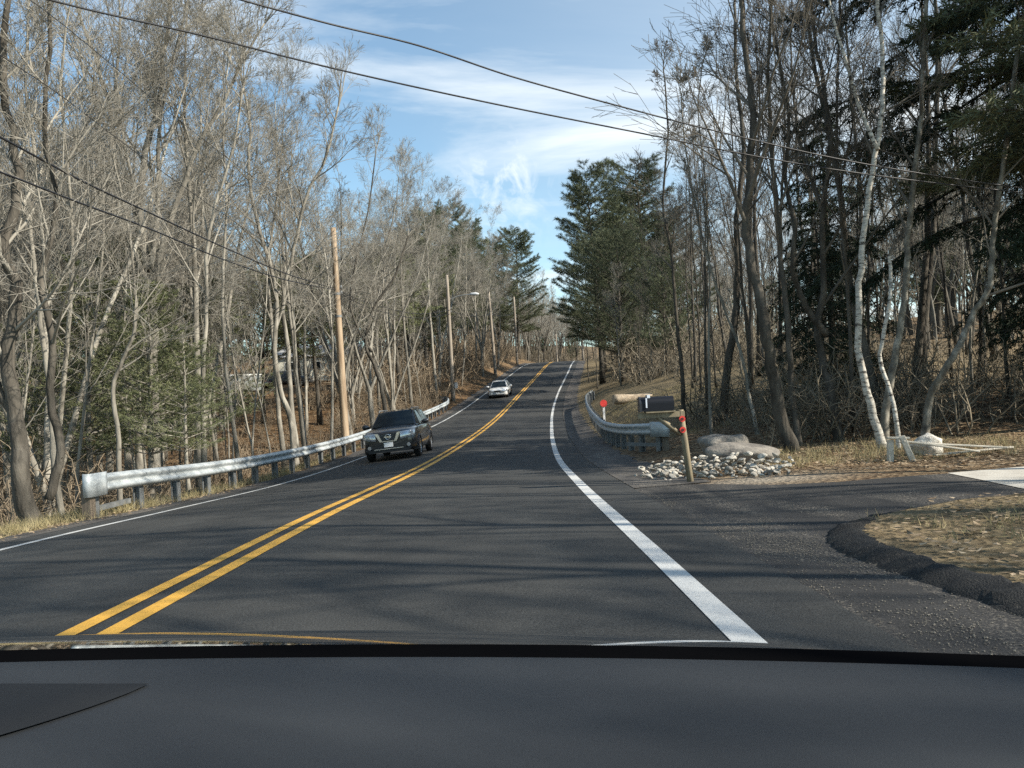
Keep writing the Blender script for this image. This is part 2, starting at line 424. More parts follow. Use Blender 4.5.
M_TWIG_DK = noisy('dark_backlit_twig', [(.095, .085, .071), (.17, .152, .126)], scale=1.5, rough=.9, rand=.2, spec=.1)  # twigs of the backlit right woods, shade put into the colour
def birch_mat():
    m = bpy.data.materials.new('birch_bark'); m.use_nodes = True
    t = m.node_tree; b = t.nodes['Principled BSDF']; N = t.nodes.new; L = t.links.new
    tcn = N('ShaderNodeTexCoord'); mpn = N('ShaderNodeMapping'); mpn.inputs['Scale'].default_value = (7, 7, 22)
    L(tcn.outputs['Object'], mpn.inputs[0])
    n = N('ShaderNodeTexNoise'); n.inputs['Scale'].default_value = 1.0; n.inputs['Detail'].default_value = 5; n.inputs['Roughness'].default_value = .6; L(mpn.outputs[0], n.inputs['Vector'])
    r = N('ShaderNodeValToRGB'); e = r.color_ramp.elements
    e[0].position = .37; e[0].color = (.05, .045, .04, 1); e[1].position = .45; e[1].color = (.36, .33, .28, 1)
    x = e.new(.68); x.color = (.60, .57, .50, 1)
    L(n.outputs[0], r.inputs[0]); L(r.outputs[0], b.inputs['Base Color']); inp(b, 'Roughness', .8); inp(b, 'Specular IOR Level', .2)
    return m
M_BIRCH = birch_mat()
M_BIRCH_GR = noisy('grey_birch_bark', [(.05, .045, .038), (.16, .145, .115), (.38, .35, .29)], scale=3.2, stretch=(2, 2, 1.2), rough=.85, detail=8)
def needle_mat(name, a, c):
    m = noisy(name, [a, c], scale=.9, rough=.7, detail=5, rand=.18, spec=.2)
    return m
M_PINE = needle_mat('pine_needles', (.058, .072, .042), (.13, .142, .078))
M_YPINE = needle_mat('young_pine_needles', (.085, .10, .047), (.175, .185, .092))
M_HEMLOCK = needle_mat('hemlock_needles', (.018, .030, .018), (.045, .062, .034))
M_BRUSH = noisy('brush_twigs', [(.17, .135, .095), (.30, .24, .17)], scale=.6, rough=.95, spec=.1)
M_BRUSH_DK = noisy('dark_brush_twigs', [(.13, .112, .085), (.27, .23, .17)], scale=.6, rough=.95, spec=.1)
M_LEAF = noisy('dead_leaves', [(.12, .082, .05), (.28, .205, .13), (.44, .35, .24)], scale=7, rough=.85, detail=2, spec=.2)
M_GRASS = noisy('dry_grass_blades', [(.22, .18, .085), (.40, .34, .20)], scale=3, rough=.9, spec=.1)
M_POLE = noisy('pole_wood', [(.15, .105, .07), (.32, .235, .155), (.42, .335, .235)], scale=4, stretch=(2, 2, .15), rough=.85, bump=.3, bscale=20)
M_POLE_GR = noisy('grey_pole_wood', [(.21, .175, .14), (.33, .285, .23)], scale=4, stretch=(2, 2, .15), rough=.9)
M_WIRE = simple('wire_rubber', (.012, .012, .014), .5)
M_ROCK = noisy('pale_rock', [(.22, .20, .17), (.42, .39, .335), (.60, .56, .49)], scale=4, rough=.9, bump=.5, rand=.3, bscale=14)
M_BOULDER = noisy('granite_boulder', [(.10, .09, .08), (.20, .18, .155), (.30, .27, .23)], scale=2.5, rough=.95, bump=.7, bscale=9, detail=9)
M_WOOD_PALE = noisy('weathered_pale_wood', [(.38, .34, .27), (.60, .55, .46)], scale=3, stretch=(1, 6, 6), rough=.9)
M_LOG = noisy('barked_log', [(.25, .19, .13), (.50, .41, .30)], scale=5, rough=.95, bump=.5)

# ------------------------------------------------------------------ ground, road, markings, drive, kerb
ys = np.concatenate([np.arange(-60, -6, 2.0), np.arange(-6, 60, .4), np.arange(60, 150, 1.0), np.arange(150, 425, 6.0)])
tcols = np.concatenate([[0.02, .25, .5, .8, 1.1, 1.4, 1.8], np.arange(2.2, 8, .5), np.arange(8, 24, 1.2), np.arange(24, 60, 4), [60, 75, 100, 140, 200, 300, 480]])
off = np.concatenate([-(HL + tcols)[::-1], [-HL, -2.1, 0, 2.1, HR], HR + tcols])
XX = XC(ys)[:, None] + off[None, :]; YY = np.repeat(ys[:, None], len(off), 1)
ZZ = zt(XX, YY)
under = (off >= -HL) & (off <= HR)
ZZ[:, under] -= .05
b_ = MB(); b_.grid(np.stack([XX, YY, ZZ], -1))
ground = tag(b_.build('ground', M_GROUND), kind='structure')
ca = ground.data.color_attributes.new('cover', 'FLOAT_COLOR', 'POINT')
offs = np.repeat(off[None, :], len(ys), 0)
rust = np.where(offs < 0, np.clip((YY - 20) / 20, 0, 1) * np.clip(1 - np.abs(YY - 60) / 120, 0, 1), .15)
grass = np.where(offs > 0, np.clip((YY - 24) / 6, 0, 1) * np.clip((150 - YY) / 30, 0, 1) * np.clip((40 - offs) / 25, 0, 1) * .75, np.clip((16 - YY) / 4, 0, 1) * np.clip((9 + offs) / 2, 0, 1) * .6)
sand = np.clip(1 - np.maximum(offs - HR, 0) / 1.5, 0, 1) * (offs > 0) * .5
sand = np.maximum(sand, .95 * np.exp(-((XX - 3.7) / 1.0) ** 2 - ((YY - 12.3) / .8) ** 2))
ca.data.foreach_set('color', np.stack([rust, grass, sand, np.ones_like(rust)], -1).astype(np.float32).ravel())

def road_strip(name, mat, offs, dz, y0, y1, step=.5, kind='structure', wob=0.0):
    y = np.arange(y0, y1 + step, step)
    o = np.repeat(np.array(offs, float)[None, :], len(y), 0)
    if wob:
        o[:, -1] += wob * (np.sin(y * 2.1) * .5 + np.sin(y * 5.3 + 1) * .3 + rng.normal(0, .3, len(y)))
    X = XC(y)[:, None] + o; Y = np.repeat(y[:, None], o.shape[1], 1)
    b = MB(); b.grid(np.stack([X, Y, zt(X, Y) + dz], -1))
    return tag(b.build(name, mat), kind=kind)
road_strip('road', M_ROAD, [-HL, -2.1, 0, 2.1, HR], .012, -50, 236)
LW = .07
road_strip('road_marking', M_YELLOW, [-.20, -.07], .017, -12, 230, .25)
road_strip('road_marking', M_YELLOW, [.06, .19], .017, -12, 230, .25)
road_strip('road_marking', M_WHITE, [-3.68, -3.56], .017, -12, 230, .25)
road_strip('road_marking', M_WHITE, [3.52, 3.68], .017, -12, 230, .25)
road_strip('shoulder', M_SHOULDER, [-HL - .02, -HL - .3, -HL - .55], .012, -20, 140, .4, wob=.12)
road_strip('shoulder', M_SHOULDER, [HR + .02, HR + .5, HR + 1.15], .012, 12.6, 130, .4, wob=.12)

def smooth_poly(pts, n=8):
    pts = np.array(pts, float); out = []
    N = len(pts)
    for i in range(N - 1):
        p0, p1, p2, p3 = pts[max(i-1, 0)], pts[i], pts[i+1], pts[min(i+2, N-1)]
        for k in range(n):
            t = k / n
            out.append(.5*((2*p1)+(-p0+p2)*t+(2*p0-5*p1+4*p2-p3)*t*t+(-p0+3*p1-3*p2+p3)*t**3))
    out.append(pts[-1]); return np.array(out)
def drape(name, outline, mat, dz, step=.3, zadd=None):
    o = [Vector(p) for p in outline]
    a = np.array(outline); x0, y0 = a.min(0); x1, y1 = a.max(0)
    def inside(x, y):
        c = False; j = len(a) - 1
        for i in range(len(a)):
            if (a[i, 1] > y) != (a[j, 1] > y) and x < (a[j, 0]-a[i, 0])*(y-a[i, 1])/(a[j, 1]-a[i, 1])+a[i, 0]: c = not c
            j = i
        return c
    ins = [Vector((x, y)) for x in np.arange(x0 + step/2, x1, step) for y in np.arange(y0 + step/2, y1, step) if inside(x, y)]
    v, e, f, *_ = delaunay_2d_cdt(o + ins, [], [list(range(len(o)))], 1, 1e-5)
    P = np.array([[q.x, q.y, 0] for q in v]); P[:, 2] = zt(P[:, 0], P[:, 1]) + dz
    if zadd is not None: P[:, 2] += zadd(P)
    b = MB(); b.add(P, [list(t) for t in f if len(t) == 3], 0, True)
    return tag(b.build(name, mat), kind='structure')
kpath = smooth_poly([(3.15, -12), (2.95, -4), (2.86, 2), (2.72, 4.5), (2.62, 5.9), (2.70, 6.7), (3.05, 7.3), (3.8, 7.72), (5.0, 8.08), (7, 8.5), (12, 9.3), (18, 10.2)], 20)
apron = [(XC(-12) + HR - .02, -12)] + [(float(XC(y)) + HR - .03, y) for y in np.arange(-10, 12.6, .8)] + \
        [(2.0, 12.75), (2.6, 12.6), (3.0, 12.1), (3.5, 11.35), (4.3, 11.05), (5.0, 11.1), (5.8, 11.2), (5.65, 10), (5.5, 8.8), (5.3, 8.3)] + \
        [tuple(p) for p in kpath[::-1] if p[0] < 5.2 or p[1] < 7]
drape('driveway', apron, M_APRON, .006)
drape('driveway', [(5.5, 8.75), (5.65, 10), (5.8, 11.2), (7, 11.5), (10, 12.2), (18, 13.6), (18, 10.4), (12, 9.5), (7, 8.7)], M_CONC, .013)
isl = [tuple(p) for p in kpath] + [(18, -12)]
verge = drape('verge', isl, M_GROUND, .07, .45, zadd=lambda P: .02 * bumps(P[:, 0] * 2, P[:, 1] * 2) + .04 * np.clip(P[:, 0] - 3.3, 0, 2))
va = verge.data.color_attributes.new('cover', 'FLOAT_COLOR', 'POINT')
va.data.foreach_set('color', np.tile(np.array([.1, .62, 0, 1], np.float32), len(verge.data.vertices)))
# rolled asphalt kerb round the verge
T = np.gradient(kpath, axis=0); T /= np.linalg.norm(T, axis=1, keepdims=True); Nn = np.stack([T[:, 1], -T[:, 0]], 1)
prof = [(-.25, -.04), (-.19, .012), (-.11, .045), (-.03, .068), (.04, .066), (.10, .04), (.14, -.04)]
V = []
for i, p in enumerate(kpath):
    z0 = zt1(p[0], p[1]) + .012; jk = np.random.default_rng(i).normal(0, .009, (7, 2))
    V.append([[p[0] + Nn[i, 0] * o, p[1] + Nn[i, 1] * o, z0 + h + .006 * math.sin(i * 1.3)] for (o, h) in [(o + jk[q_, 0], h + jk[q_, 1]) for q_, (o, h) in enumerate(prof)]])
b_ = MB(); b_.grid(np.array(V)); tag(b_.build('kerb', M_KERB), kind='structure')
# pale side drives that leave the road further up the hill
def side_drive(y0, y1, t1, dy, side):
    H = HR if side > 0 else HL
    pts = [(float(XC(y0)) + side * (H - .1), y0), (float(XC(y1)) + side * (H - .1), y1), (float(XC(y1)) + side * (H + t1), y1 + dy), (float(XC(y0)) + side * (H + t1), y0 + dy)]
    drape('driveway', pts, M_CONC if side < 0 else M_APRON, .03, .8)

# ------------------------------------------------------------------ tree makers
def norm(v): return v / (np.linalg.norm(v) + 1e-9)
def rot_away(d, ang, az):
    ref = np.array([0, 0, 1.0]) if abs(d[2]) < .9 else np.array([1.0, 0, 0])
    u = norm(np.cross(d, ref)); w = np.cross(d, u)
    return norm(d * math.cos(ang) + (u * math.cos(az) + w * math.sin(az)) * math.sin(ang))
NPT = {1: 7, 2: 5, 3: 4, 4: 3}
def limb(g, p, d, L, r, lvl, out, dens, rmin, up=.07, maxl=4):
    n = NPT[lvl]; step = L / (n - 1)
    pts = np.empty((n, 3)); pts[0] = p; dd = d; wob = .05 + .012 * lvl; up = up * .8
    jit = g.normal(0, wob, (n, 3)); dirs = [d]
    for i in range(1, n):
        dd = dd + jit[i]; dd[2] += up; dd = dd / math.sqrt(dd @ dd)
        pts[i] = pts[i-1] + dd * step; dirs.append(dd)
    tt = np.linspace(0, 1, n)
    out[lvl].append((pts, np.maximum(r * (1 - .85 * tt), rmin)))
    if lvl >= maxl: return
    nc = max(1, int(dens[lvl] * (.7 + .6 * g.random())))
    for _ in range(nc):
        t = .15 + .85 * g.random() ** .8
        x = t * (n - 1); i = min(int(x), n - 2); q = pts[i] + (pts[i+1] - pts[i]) * (x - i)
        cd = rot_away(dirs[i+1], R(g.uniform(20, 48)), g.random() * 6.283)
        limb(g, q, cd, L * g.uniform(.42, .78) * (1.1 - .5 * t), max(r * (1 - .8 * t) * .6, rmin), lvl + 1, out, dens, rmin, up, maxl)
def stem_path(g, H, lean=.06, wob=.05, n=12, d0=None, p0=(0, 0, 0)):
    d = norm(np.array([g.normal(0, lean), g.normal(0, lean), 1.0])) if d0 is None else norm(np.array(d0, float))
    pts = [np.array(p0, float)]
    for i in range(1, n):
        d = norm(d + g.normal(0, wob, 3) + np.array([0, 0, .04])); pts.append(pts[-1] + d * H / (n - 1))
    return np.array(pts)
def tree_meshes(name, stems, g, mats, tlow=.35, nl=14, Lf=.32, dens={1: 8, 2: 6, 3: 4}, rmin=.0045, ang=(22, 50), maxl=4, sides=9, up=.07, shift=None):
    """stems: [(pts, radii)]; returns a trunk mesh and a crown mesh"""
    out = {1: [], 2: [], 3: [], 4: []}
    for pts, rad in stems:
        n = len(pts); seg = np.linalg.norm(np.diff(pts, axis=0), axis=1); H = seg.sum()
        for k in range(nl):
            t = tlow + (1 - tlow) * ((k + g.random()) / nl) ** .9
            x = min(t, .995) * (n - 1); i = min(int(x), n - 2)
            q = pts[i] + (pts[i+1] - pts[i]) * (x - i); r = rad[i] + (rad[i+1] - rad[i]) * (x - i)
            d = rot_away(norm(pts[i+1] - pts[i]), R(g.uniform(*ang)), g.random() * 6.283)
            L = H * Lf * (1.2 - .85 * (t - tlow) / (1 - tlow)) * g.uniform(.6, 1.15)
            limb(g, q, d, L, min(r * .55, .012 + L * .011), 1, out, dens, rmin, up, maxl)
        if rad[-1] < .06:
            for k in range(3):
                limb(g, pts[-1], rot_away(norm(pts[-1] - pts[-2]), R(g.uniform(6, 28)), g.random() * 6.283), H * Lf * g.uniform(.4, .6), max(rad[-1] * .8, rmin), 1, out, dens, rmin, up, maxl)
    t_ = MB()
    t_.tubes(stems, sides, cap=True)
    c_ = MB()
    c_.tubes(out[1], 6); c_.tubes(out[2], 4)
    if out[3]: c_.tubes(out[3], 3)
    if out[4]: c_.tubes(out[4], 3)
    return t_.mesh(name + '_trunk', mats[0]), c_.mesh(name + '_crown', mats[1])
def flare(r, n, top=.02, pw=.9):
    t = np.linspace(0, 1, n); rr = r * (1 - t) ** pw * (1 + .45 * np.exp(-t * 22)) + top * t
    return np.maximum(rr, top)
def place_tree(name, meshes, loc, rz, sc, label, cat, group=None, tilt=(0, 0)):
    o = empty(name, loc, rz); o.scale = (sc[0], sc[0], sc[1]) if isinstance(sc, tuple) else (sc, sc, sc)
    o.rotation_euler = (tilt[0], tilt[1], rz)
    for nm, me in zip(('trunk', 'crown'), meshes):
        c = bpy.data.objects.new(nm, me); COL.objects.link(c); c.parent = o
    tag(o, label, cat, group)
    return o

def blades(P, D, k, length, width, g, spread=.8, droop=0.0):
    """k thin triangles round each of N twig points"""
    N = len(P)
    d = D[:, None, :] + g.normal(0, spread, (N, k, 3)); d[..., 2] -= droop
    d /= np.linalg.norm(d, axis=2, keepdims=True) + 1e-9
    L = length * g.uniform(.6, 1.2, (N, k, 1))
    s = np.cross(d, g.normal(0, 1, (N, k, 3))); s /= np.linalg.norm(s, axis=2, keepdims=True) + 1e-9
    base = P[:, None, :] + g.normal(0, length * .15, (N, k, 3))
    v = np.stack([base - s * width / 2, base + s * width / 2, base + d * L], axis=2).reshape(-1, 3)
    return v, np.arange(len(v)).reshape(-1, 3)
def conifer_meshes(name, g, H, W, r, mats, low=.12, whorls=26, per=5, droop=0.0, asc=.25, blade=(.22, .03), kb=11, sub=9, clump=4, gap=.0, power=.8, lean=.02, round_=False, wind=0.0):
    st = stem_path(g, H, lean, .012, 10); rad = flare(r, 10, .02, 1.0)
    br, tw, CP, CD = [], [], [], []
    for w in range(whorls):
        h = low + (1 - low) * (w + g.random() * .8) / whorls
        if g.random() < gap: continue
        x = min(h, .99) * 9; i = min(int(x), 8); c = st[i] + (st[i+1] - st[i]) * (x - i)
        rel = (h - low) / (1 - low)
        env = math.sin(math.pi * min(1, .12 + rel * .88)) ** .6 if round_ else (1 - rel) ** power * min(1, .55 + rel * 3)
        a0 = g.random() * 6.28
        for q in range(per):
            if g.random() < .12: continue
            a = a0 + q * 6.283 / per + g.normal(0, .25)
            L = W * env * g.uniform(.65, 1.15) * (1 + wind * math.cos(a)) + .25
            d = np.array([math.cos(a), math.sin(a), asc * g.uniform(.3, 1.2) + rel * .45]); d = norm(d)
            n = 7; pts = [c]; dd = d
            for s_ in range(1, n):
                t = s_ / (n - 1)
                dd = norm(dd + np.array([0, 0, -droop * .35 + (.06 if droop == 0 else 0)]) + g.normal(0, .07, 3)); pts.append(pts[-1] + dd * L / (n - 1))
            pts = np.array(pts); br.append((pts, np.linspace(min(.05, .012 + L * .009), .005, n)))
            ns = max(3, int(sub * (.4 + .6 * L / max(W, .1))))
            for s_ in range(ns):
                t = .22 + .78 * (s_ + g.random()) / ns; x2 = min(t, .99) * (n - 1); j = min(int(x2), n - 2)
                p = pts[j] + (pts[j+1] - pts[j]) * (x2 - j); bd = norm(pts[j+1] - pts[j])
                side = norm(np.cross(bd, [0, 0, 1.0])) * (1 if s_ % 2 else -1)
                sd = norm(bd * .75 + side * g.uniform(.5, 1.0) + np.array([0, 0, g.normal(.05, .15) - droop * .8]))
                sl_ = min(L * .38, 1.1) * (1.15 - .7 * t) + .12
                e = np.array([p, p + sd * sl_ * .5 + np.array([0, 0, -.04 * droop]), p + sd * sl_ + np.array([0, 0, -.25 * droop * sl_])])
                tw.append((e, np.array([.006, .005, .004])))
                for u in range(clump):
                    f = (u + .6) / clump; pp = e[0] + (e[2] - e[0]) * f
                    CP.append(pp); CD.append(sd)
            CP.append(pts[-1]); CD.append(norm(pts[-1] - pts[-2]))
    CP, CD = np.array(CP), np.array(CD)
    t_ = MB(); t_.tubes([(st, rad)], 9, cap=True)
    c_ = MB(); c_.tubes(br, 4, 0); c_.tubes(tw, 3, 0)
    v, f = blades(CP, CD, kb, blade[0], blade[1], g, .75, droop * .9)
    c_.add(v, f, 1)
    return t_.mesh(name + '_trunk', mats[0]), c_.mesh(name + '_crown', [mats[0], mats[1]])

# kinds of bare tree, with sunlit and backlit tone put into their colours
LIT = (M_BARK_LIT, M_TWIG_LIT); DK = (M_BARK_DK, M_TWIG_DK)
def forest_proto(seed, H, r, mats, **kw):
    g = np.random.default_rng(seed)
    st = [(p := stem_path(g, H, .05, .045, 13), flare(r, 13, .015))]
    return tree_meshes('bare_tree', st, g, mats, **kw)
def multi_proto(seed, H, r, mats, k, fork=.18, **kw):
    g = np.random.default_rng(seed); base = stem_path(g, H * fork, .04, .04, 4)
    stems = [(base, np.linspace(r * 1.35, r, 4))]
    a0 = g.random() * 6.28
    for i in range(k):
        a = a0 + i * 6.283 / k + g.normal(0, .3); tilt = g.uniform(.16, .42)
        p = stem_path(g, H * (1 - fork) * g.uniform(.8, 1.05), .05, .06, 11, d0=(math.cos(a) * tilt, math.sin(a) * tilt, 1), p0=base[-1])
        stems.append((p, flare(r * g.uniform(.55, .78), 11, .012)))
    me = tree_meshes('bare_tree', stems[1:], g, mats, **kw)
    t = MB(); t.tubes(stems[:1], 10); t.tubes(stems[1:], 9)
    bpy.data.meshes.remove(me[0])
    return t.mesh('bare_tree_trunk', mats[0]), me[1]
D4 = {1: 8, 2: 6, 3: 4}
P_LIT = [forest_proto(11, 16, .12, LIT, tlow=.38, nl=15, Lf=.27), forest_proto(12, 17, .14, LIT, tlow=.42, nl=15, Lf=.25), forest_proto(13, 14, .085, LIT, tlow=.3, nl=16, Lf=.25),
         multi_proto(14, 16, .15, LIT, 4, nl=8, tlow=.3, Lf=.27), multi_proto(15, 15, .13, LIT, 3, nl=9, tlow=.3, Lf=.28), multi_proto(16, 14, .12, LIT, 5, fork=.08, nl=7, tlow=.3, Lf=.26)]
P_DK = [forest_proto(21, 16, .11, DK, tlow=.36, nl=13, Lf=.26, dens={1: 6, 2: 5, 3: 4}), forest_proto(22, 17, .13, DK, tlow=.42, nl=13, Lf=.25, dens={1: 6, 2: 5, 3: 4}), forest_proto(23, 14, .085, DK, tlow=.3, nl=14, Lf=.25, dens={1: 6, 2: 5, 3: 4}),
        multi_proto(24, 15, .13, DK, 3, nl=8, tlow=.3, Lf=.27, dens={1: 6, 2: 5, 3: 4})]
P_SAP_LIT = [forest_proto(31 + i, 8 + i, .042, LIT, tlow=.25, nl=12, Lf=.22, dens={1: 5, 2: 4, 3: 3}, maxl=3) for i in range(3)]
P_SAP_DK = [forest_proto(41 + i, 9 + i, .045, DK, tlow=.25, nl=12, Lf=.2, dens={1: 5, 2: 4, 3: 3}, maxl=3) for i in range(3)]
P_PINE = [conifer_meshes('pine', np.random.default_rng(51 + i), 18, 4.6, .2, (M_BARK_DK, M_PINE), low=.2, whorls=23, per=6, gap=.14, wind=.2, power=.34, sub=11, clump=4, kb=17, blade=(.32, .030)) for i in range(2)]
P_YPINE = [conifer_meshes('pine', np.random.default_rng(61 + i), 8, 2.3, .09, (M_BARK_LIT, M_YPINE), low=.26, whorls=17, per=5, gap=.16, power=.7, sub=9, clump=4, kb=11, blade=(.16, .018)) for i in range(2)]
P_HPINE = [conifer_meshes('pine', np.random.default_rng(58 + i), 12, 3.2, .16, (M_BARK_DK, M_YPINE), low=.40, whorls=18, per=5, gap=.15, power=.4, sub=10, clump=4, kb=11, blade=(.26, .035)) for i in range(2)]
P_ROUND = [conifer_meshes('pine', np.random.default_rng(66), 11, 4.4, .2, (M_BARK_DK, M_PINE), low=.16, whorls=22, per=6, round_=True, sub=10, clump=4, kb=13, blade=(.26, .026), asc=.35)]
P_HEM = [conifer_meshes('hemlock', np.random.default_rng(71 + i), 13, 3.2, .17, (M_BARK_DK, M_HEMLOCK), low=.05, whorls=26, per=5, gap=.08, power=.6, droop=.45, sub=11, clump=4, kb=11, blade=(.20, .030), asc=.1) for i in range(2)]

used = []
def free(x, y, dmin):
    for a, b in used:
        if (a - x) ** 2 + (b - y) ** 2 < dmin * dmin: return False
    used.append((x, y)); return True

# ------------------------------------------------------------------ the trees one can tell apart, along their paths in the photograph
def hero(name, label, cat, paths, mats, seed, group=None, rs=.72, **kw):
    """paths: list of (pixel points base-first, depth, base radius, top radius[, extend up])"""
    g = np.random.default_rng(seed); stems = []
    b0 = None
    for k, (pp, d, r0, r1) in enumerate(paths):
        pts = np.array([at(x, y, d) for x, y in pp])
        if k == 0:
            b0 = pts[0].copy(); b0[2] = zt1(b0[0], b0[1]) - .05; pts[0] = b0
        pts[1:, 1] += np.cumsum(g.normal(0, .12, len(pts) - 1))
        pts = smooth_poly(pts, 4); n = len(pts); t = np.linspace(0, 1, n)
        rad = (r0 + (r1 - r0) * t) * rs
        if k == 0: rad = rad * (1 + .35 * np.exp(-t * 18))
        pts[1:] += g.normal(0, r0 * .10, (n - 1, 3))
        stems.append((pts - b0, rad))
    me = tree_meshes(name, stems, g, mats, **kw)
    used.append((b0[0], b0[1]))
    return place_tree(name, me, b0, 0, 1, label, cat, group)
BIRCH = (M_BIRCH, M_TWIG_DK); BIRCH_GR = (M_BIRCH_GR, M_TWIG_DK)
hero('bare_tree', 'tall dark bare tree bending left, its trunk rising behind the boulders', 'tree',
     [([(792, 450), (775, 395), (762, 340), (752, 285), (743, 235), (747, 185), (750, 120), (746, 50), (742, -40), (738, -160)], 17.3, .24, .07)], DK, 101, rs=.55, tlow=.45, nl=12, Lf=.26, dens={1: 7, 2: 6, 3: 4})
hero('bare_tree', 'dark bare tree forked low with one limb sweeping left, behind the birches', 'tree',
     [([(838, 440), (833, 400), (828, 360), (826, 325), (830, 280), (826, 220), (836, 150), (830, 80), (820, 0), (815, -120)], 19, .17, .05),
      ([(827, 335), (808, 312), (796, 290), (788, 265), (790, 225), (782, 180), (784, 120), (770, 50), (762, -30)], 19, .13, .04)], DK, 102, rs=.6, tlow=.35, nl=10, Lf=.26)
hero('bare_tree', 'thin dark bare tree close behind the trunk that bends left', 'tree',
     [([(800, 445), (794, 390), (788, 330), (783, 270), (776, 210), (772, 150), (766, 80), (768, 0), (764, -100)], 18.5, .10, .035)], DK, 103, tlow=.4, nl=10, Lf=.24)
hero('birch_tree', 'white birch with black bands, leftmost trunk by the broken fence', 'tree',
     [([(884, 448), (872, 405), (862, 360), (860, 310), (863, 255), (870, 190), (882, 120), (890, 60), (884, -20), (880, -120)], 16.3, .125, .05),
      ([(878, 150), (862, 100), (848, 60), (835, 0), (826, -60)], 16.3, .07, .025)], BIRCH, 104, rs=.62, tlow=.55, nl=8, Lf=.2, dens={1: 6, 2: 5, 3: 3})
hero('birch_tree', 'slim broken birch stem snapped off at mid height beside two whole birches', 'tree',
     [([(898, 446), (896, 420), (893, 390), (889, 360), (893, 330), (898, 300), (902, 270), (901, 250)], 15.8, .062, .045)], BIRCH, 105, tlow=.5, nl=3, Lf=.25, dens={1: 3, 2: 3, 3: 2})
hero('birch_tree', 'grey white birch leaning right behind the snapped birch stem', 'tree',
     [([(884, 446), (888, 410), (896, 370), (903, 335), (910, 290), (914, 240), (916, 180), (926, 110), (930, 30), (934, -80)], 17.2, .12, .05)], BIRCH_GR, 106, tlow=.5, nl=8, Lf=.2, dens={1: 6, 2: 5, 3: 3})
hero('birch_tree', 'leaning birch with dark upper trunk tilting right over the fallen fence', 'tree',
     [([(924, 430), (930, 400), (940, 370), (955, 345), (972, 318), (986, 285), (990, 245), (996, 190), (1010, 120), (1020, 30)], 17.5, .11, .06)], BIRCH_GR, 107, tlow=.5, nl=8, Lf=.22, dens={1: 6, 2: 5, 3: 3})
hero('bare_tree', 'slender pale bare tree leaning left beyond the larger boulder', 'tree',
     [([(758, 440), (754, 400), (744, 350), (728, 300), (716, 270), (708, 240), (702, 205), (690, 150), (684, 90)], 22, .07, .025)], LIT, 108, tlow=.5, nl=8, Lf=.13)
hero('bare_tree', 'straight thin bare tree between the mailbox and the boulders', 'tree',
     [([(711, 430), (710, 380), (711, 330), (712, 280), (708, 230), (706, 170), (700, 110), (704, 60)], 23, .06, .02)], LIT, 109, tlow=.45, nl=8, Lf=.12)
hero('bare_tree', 'grey bare tree rising just behind the mailbox', 'tree',
     [([(684, 420), (682, 370), (676, 310), (672, 250), (664, 200), (668, 130), (664, 70)], 27, .10, .03)], DK, 110, tlow=.4, nl=9, Lf=.14)
hero('bare_tree', 'thick dark trunk standing in the woods behind the pale leaning tree', 'tree',
     [([(722, 425), (726, 380), (732, 330), (736, 280), (735, 220), (742, 150), (738, 80), (736, 0)], 27, .20, .06)], DK, 111, tlow=.45, nl=9, Lf=.18)
# left side
hero('bare_tree', 'gnarled dark multi-stemmed tree at the near end of the left woods', 'tree',
     [([(32, 520), (26, 470), (18, 420), (12, 360), (20, 300), (12, 240), (18, 170), (4, 90), (10, 0)], 14.5, .30, .09),
      ([(48, 500), (54, 450), (46, 400), (52, 340), (44, 280), (60, 210), (48, 130), (56, 30), (50, -60)], 14.9, .16, .05),
      ([(20, 430), (2, 390), (-14, 340), (-18, 270), (-30, 200), (-26, 100)], 14.5, .16, .05)], (M_BARK_DK, M_TWIG_LIT), 112, rs=.52, tlow=.35, nl=10, Lf=.26)
hero('bare_tree', 'pale many-stemmed tree fanning upward above the young pines', 'tree',
     [([(152, 440), (150, 380), (150, 320), (146, 270), (140, 215), (143, 150), (152, 105), (155, 50), (165, -40)], 26, .24, .07),
      ([(148, 285), (130, 240), (120, 180), (112, 120), (100, 70), (80, 10), (70, -50)], 26, .14, .04),
      ([(150, 290), (162, 235), (180, 180), (196, 140), (216, 110), (240, 60), (262, 20)], 26, .14, .04),
      ([(148, 270), (136, 215), (122, 150), (118, 90), (122, 20), (112, -50)], 26, .11, .03),
      ([(151, 270), (157, 200), (158, 130), (172, 60), (190, -10)], 26, .12, .03)], LIT, 113, tlow=.4, nl=11, Lf=.28)
hero('bare_tree', 'slim pale straight trunk standing alone behind the left guardrail', 'tree',
     [([(240, 462), (234, 420), (227, 370), (225, 320), (224, 270), (226, 200), (222, 140), (226, 70)], 24, .085, .03)], LIT, 114, tlow=.5, nl=9, Lf=.24)
hero('bare_tree', 'twin trunked pale tree with a crooked left stem, left of the wooden utility pole', 'tree',
     [([(296, 452), (290, 420), (281, 390), (276, 350), (278, 310), (272, 270), (258, 220), (250, 170), (252, 130), (244, 80)], 31, .16, .05),
      ([(297, 450), (291, 400), (288, 350), (284, 300), (296, 250), (310, 200), (330, 160), (340, 110)], 31.5, .15, .05)], LIT, 115, tlow=.35, nl=11, Lf=.27)
hero('bare_tree', 'slim whitish trunk beside the twin trunked tree on the leaf strewn slope', 'tree',
     [([(305, 448), (301, 410), (297, 370), (294, 330), (290, 280), (286, 220), (292, 160)], 33, .10, .03)], LIT, 116, tlow=.4, nl=9, Lf=.24)
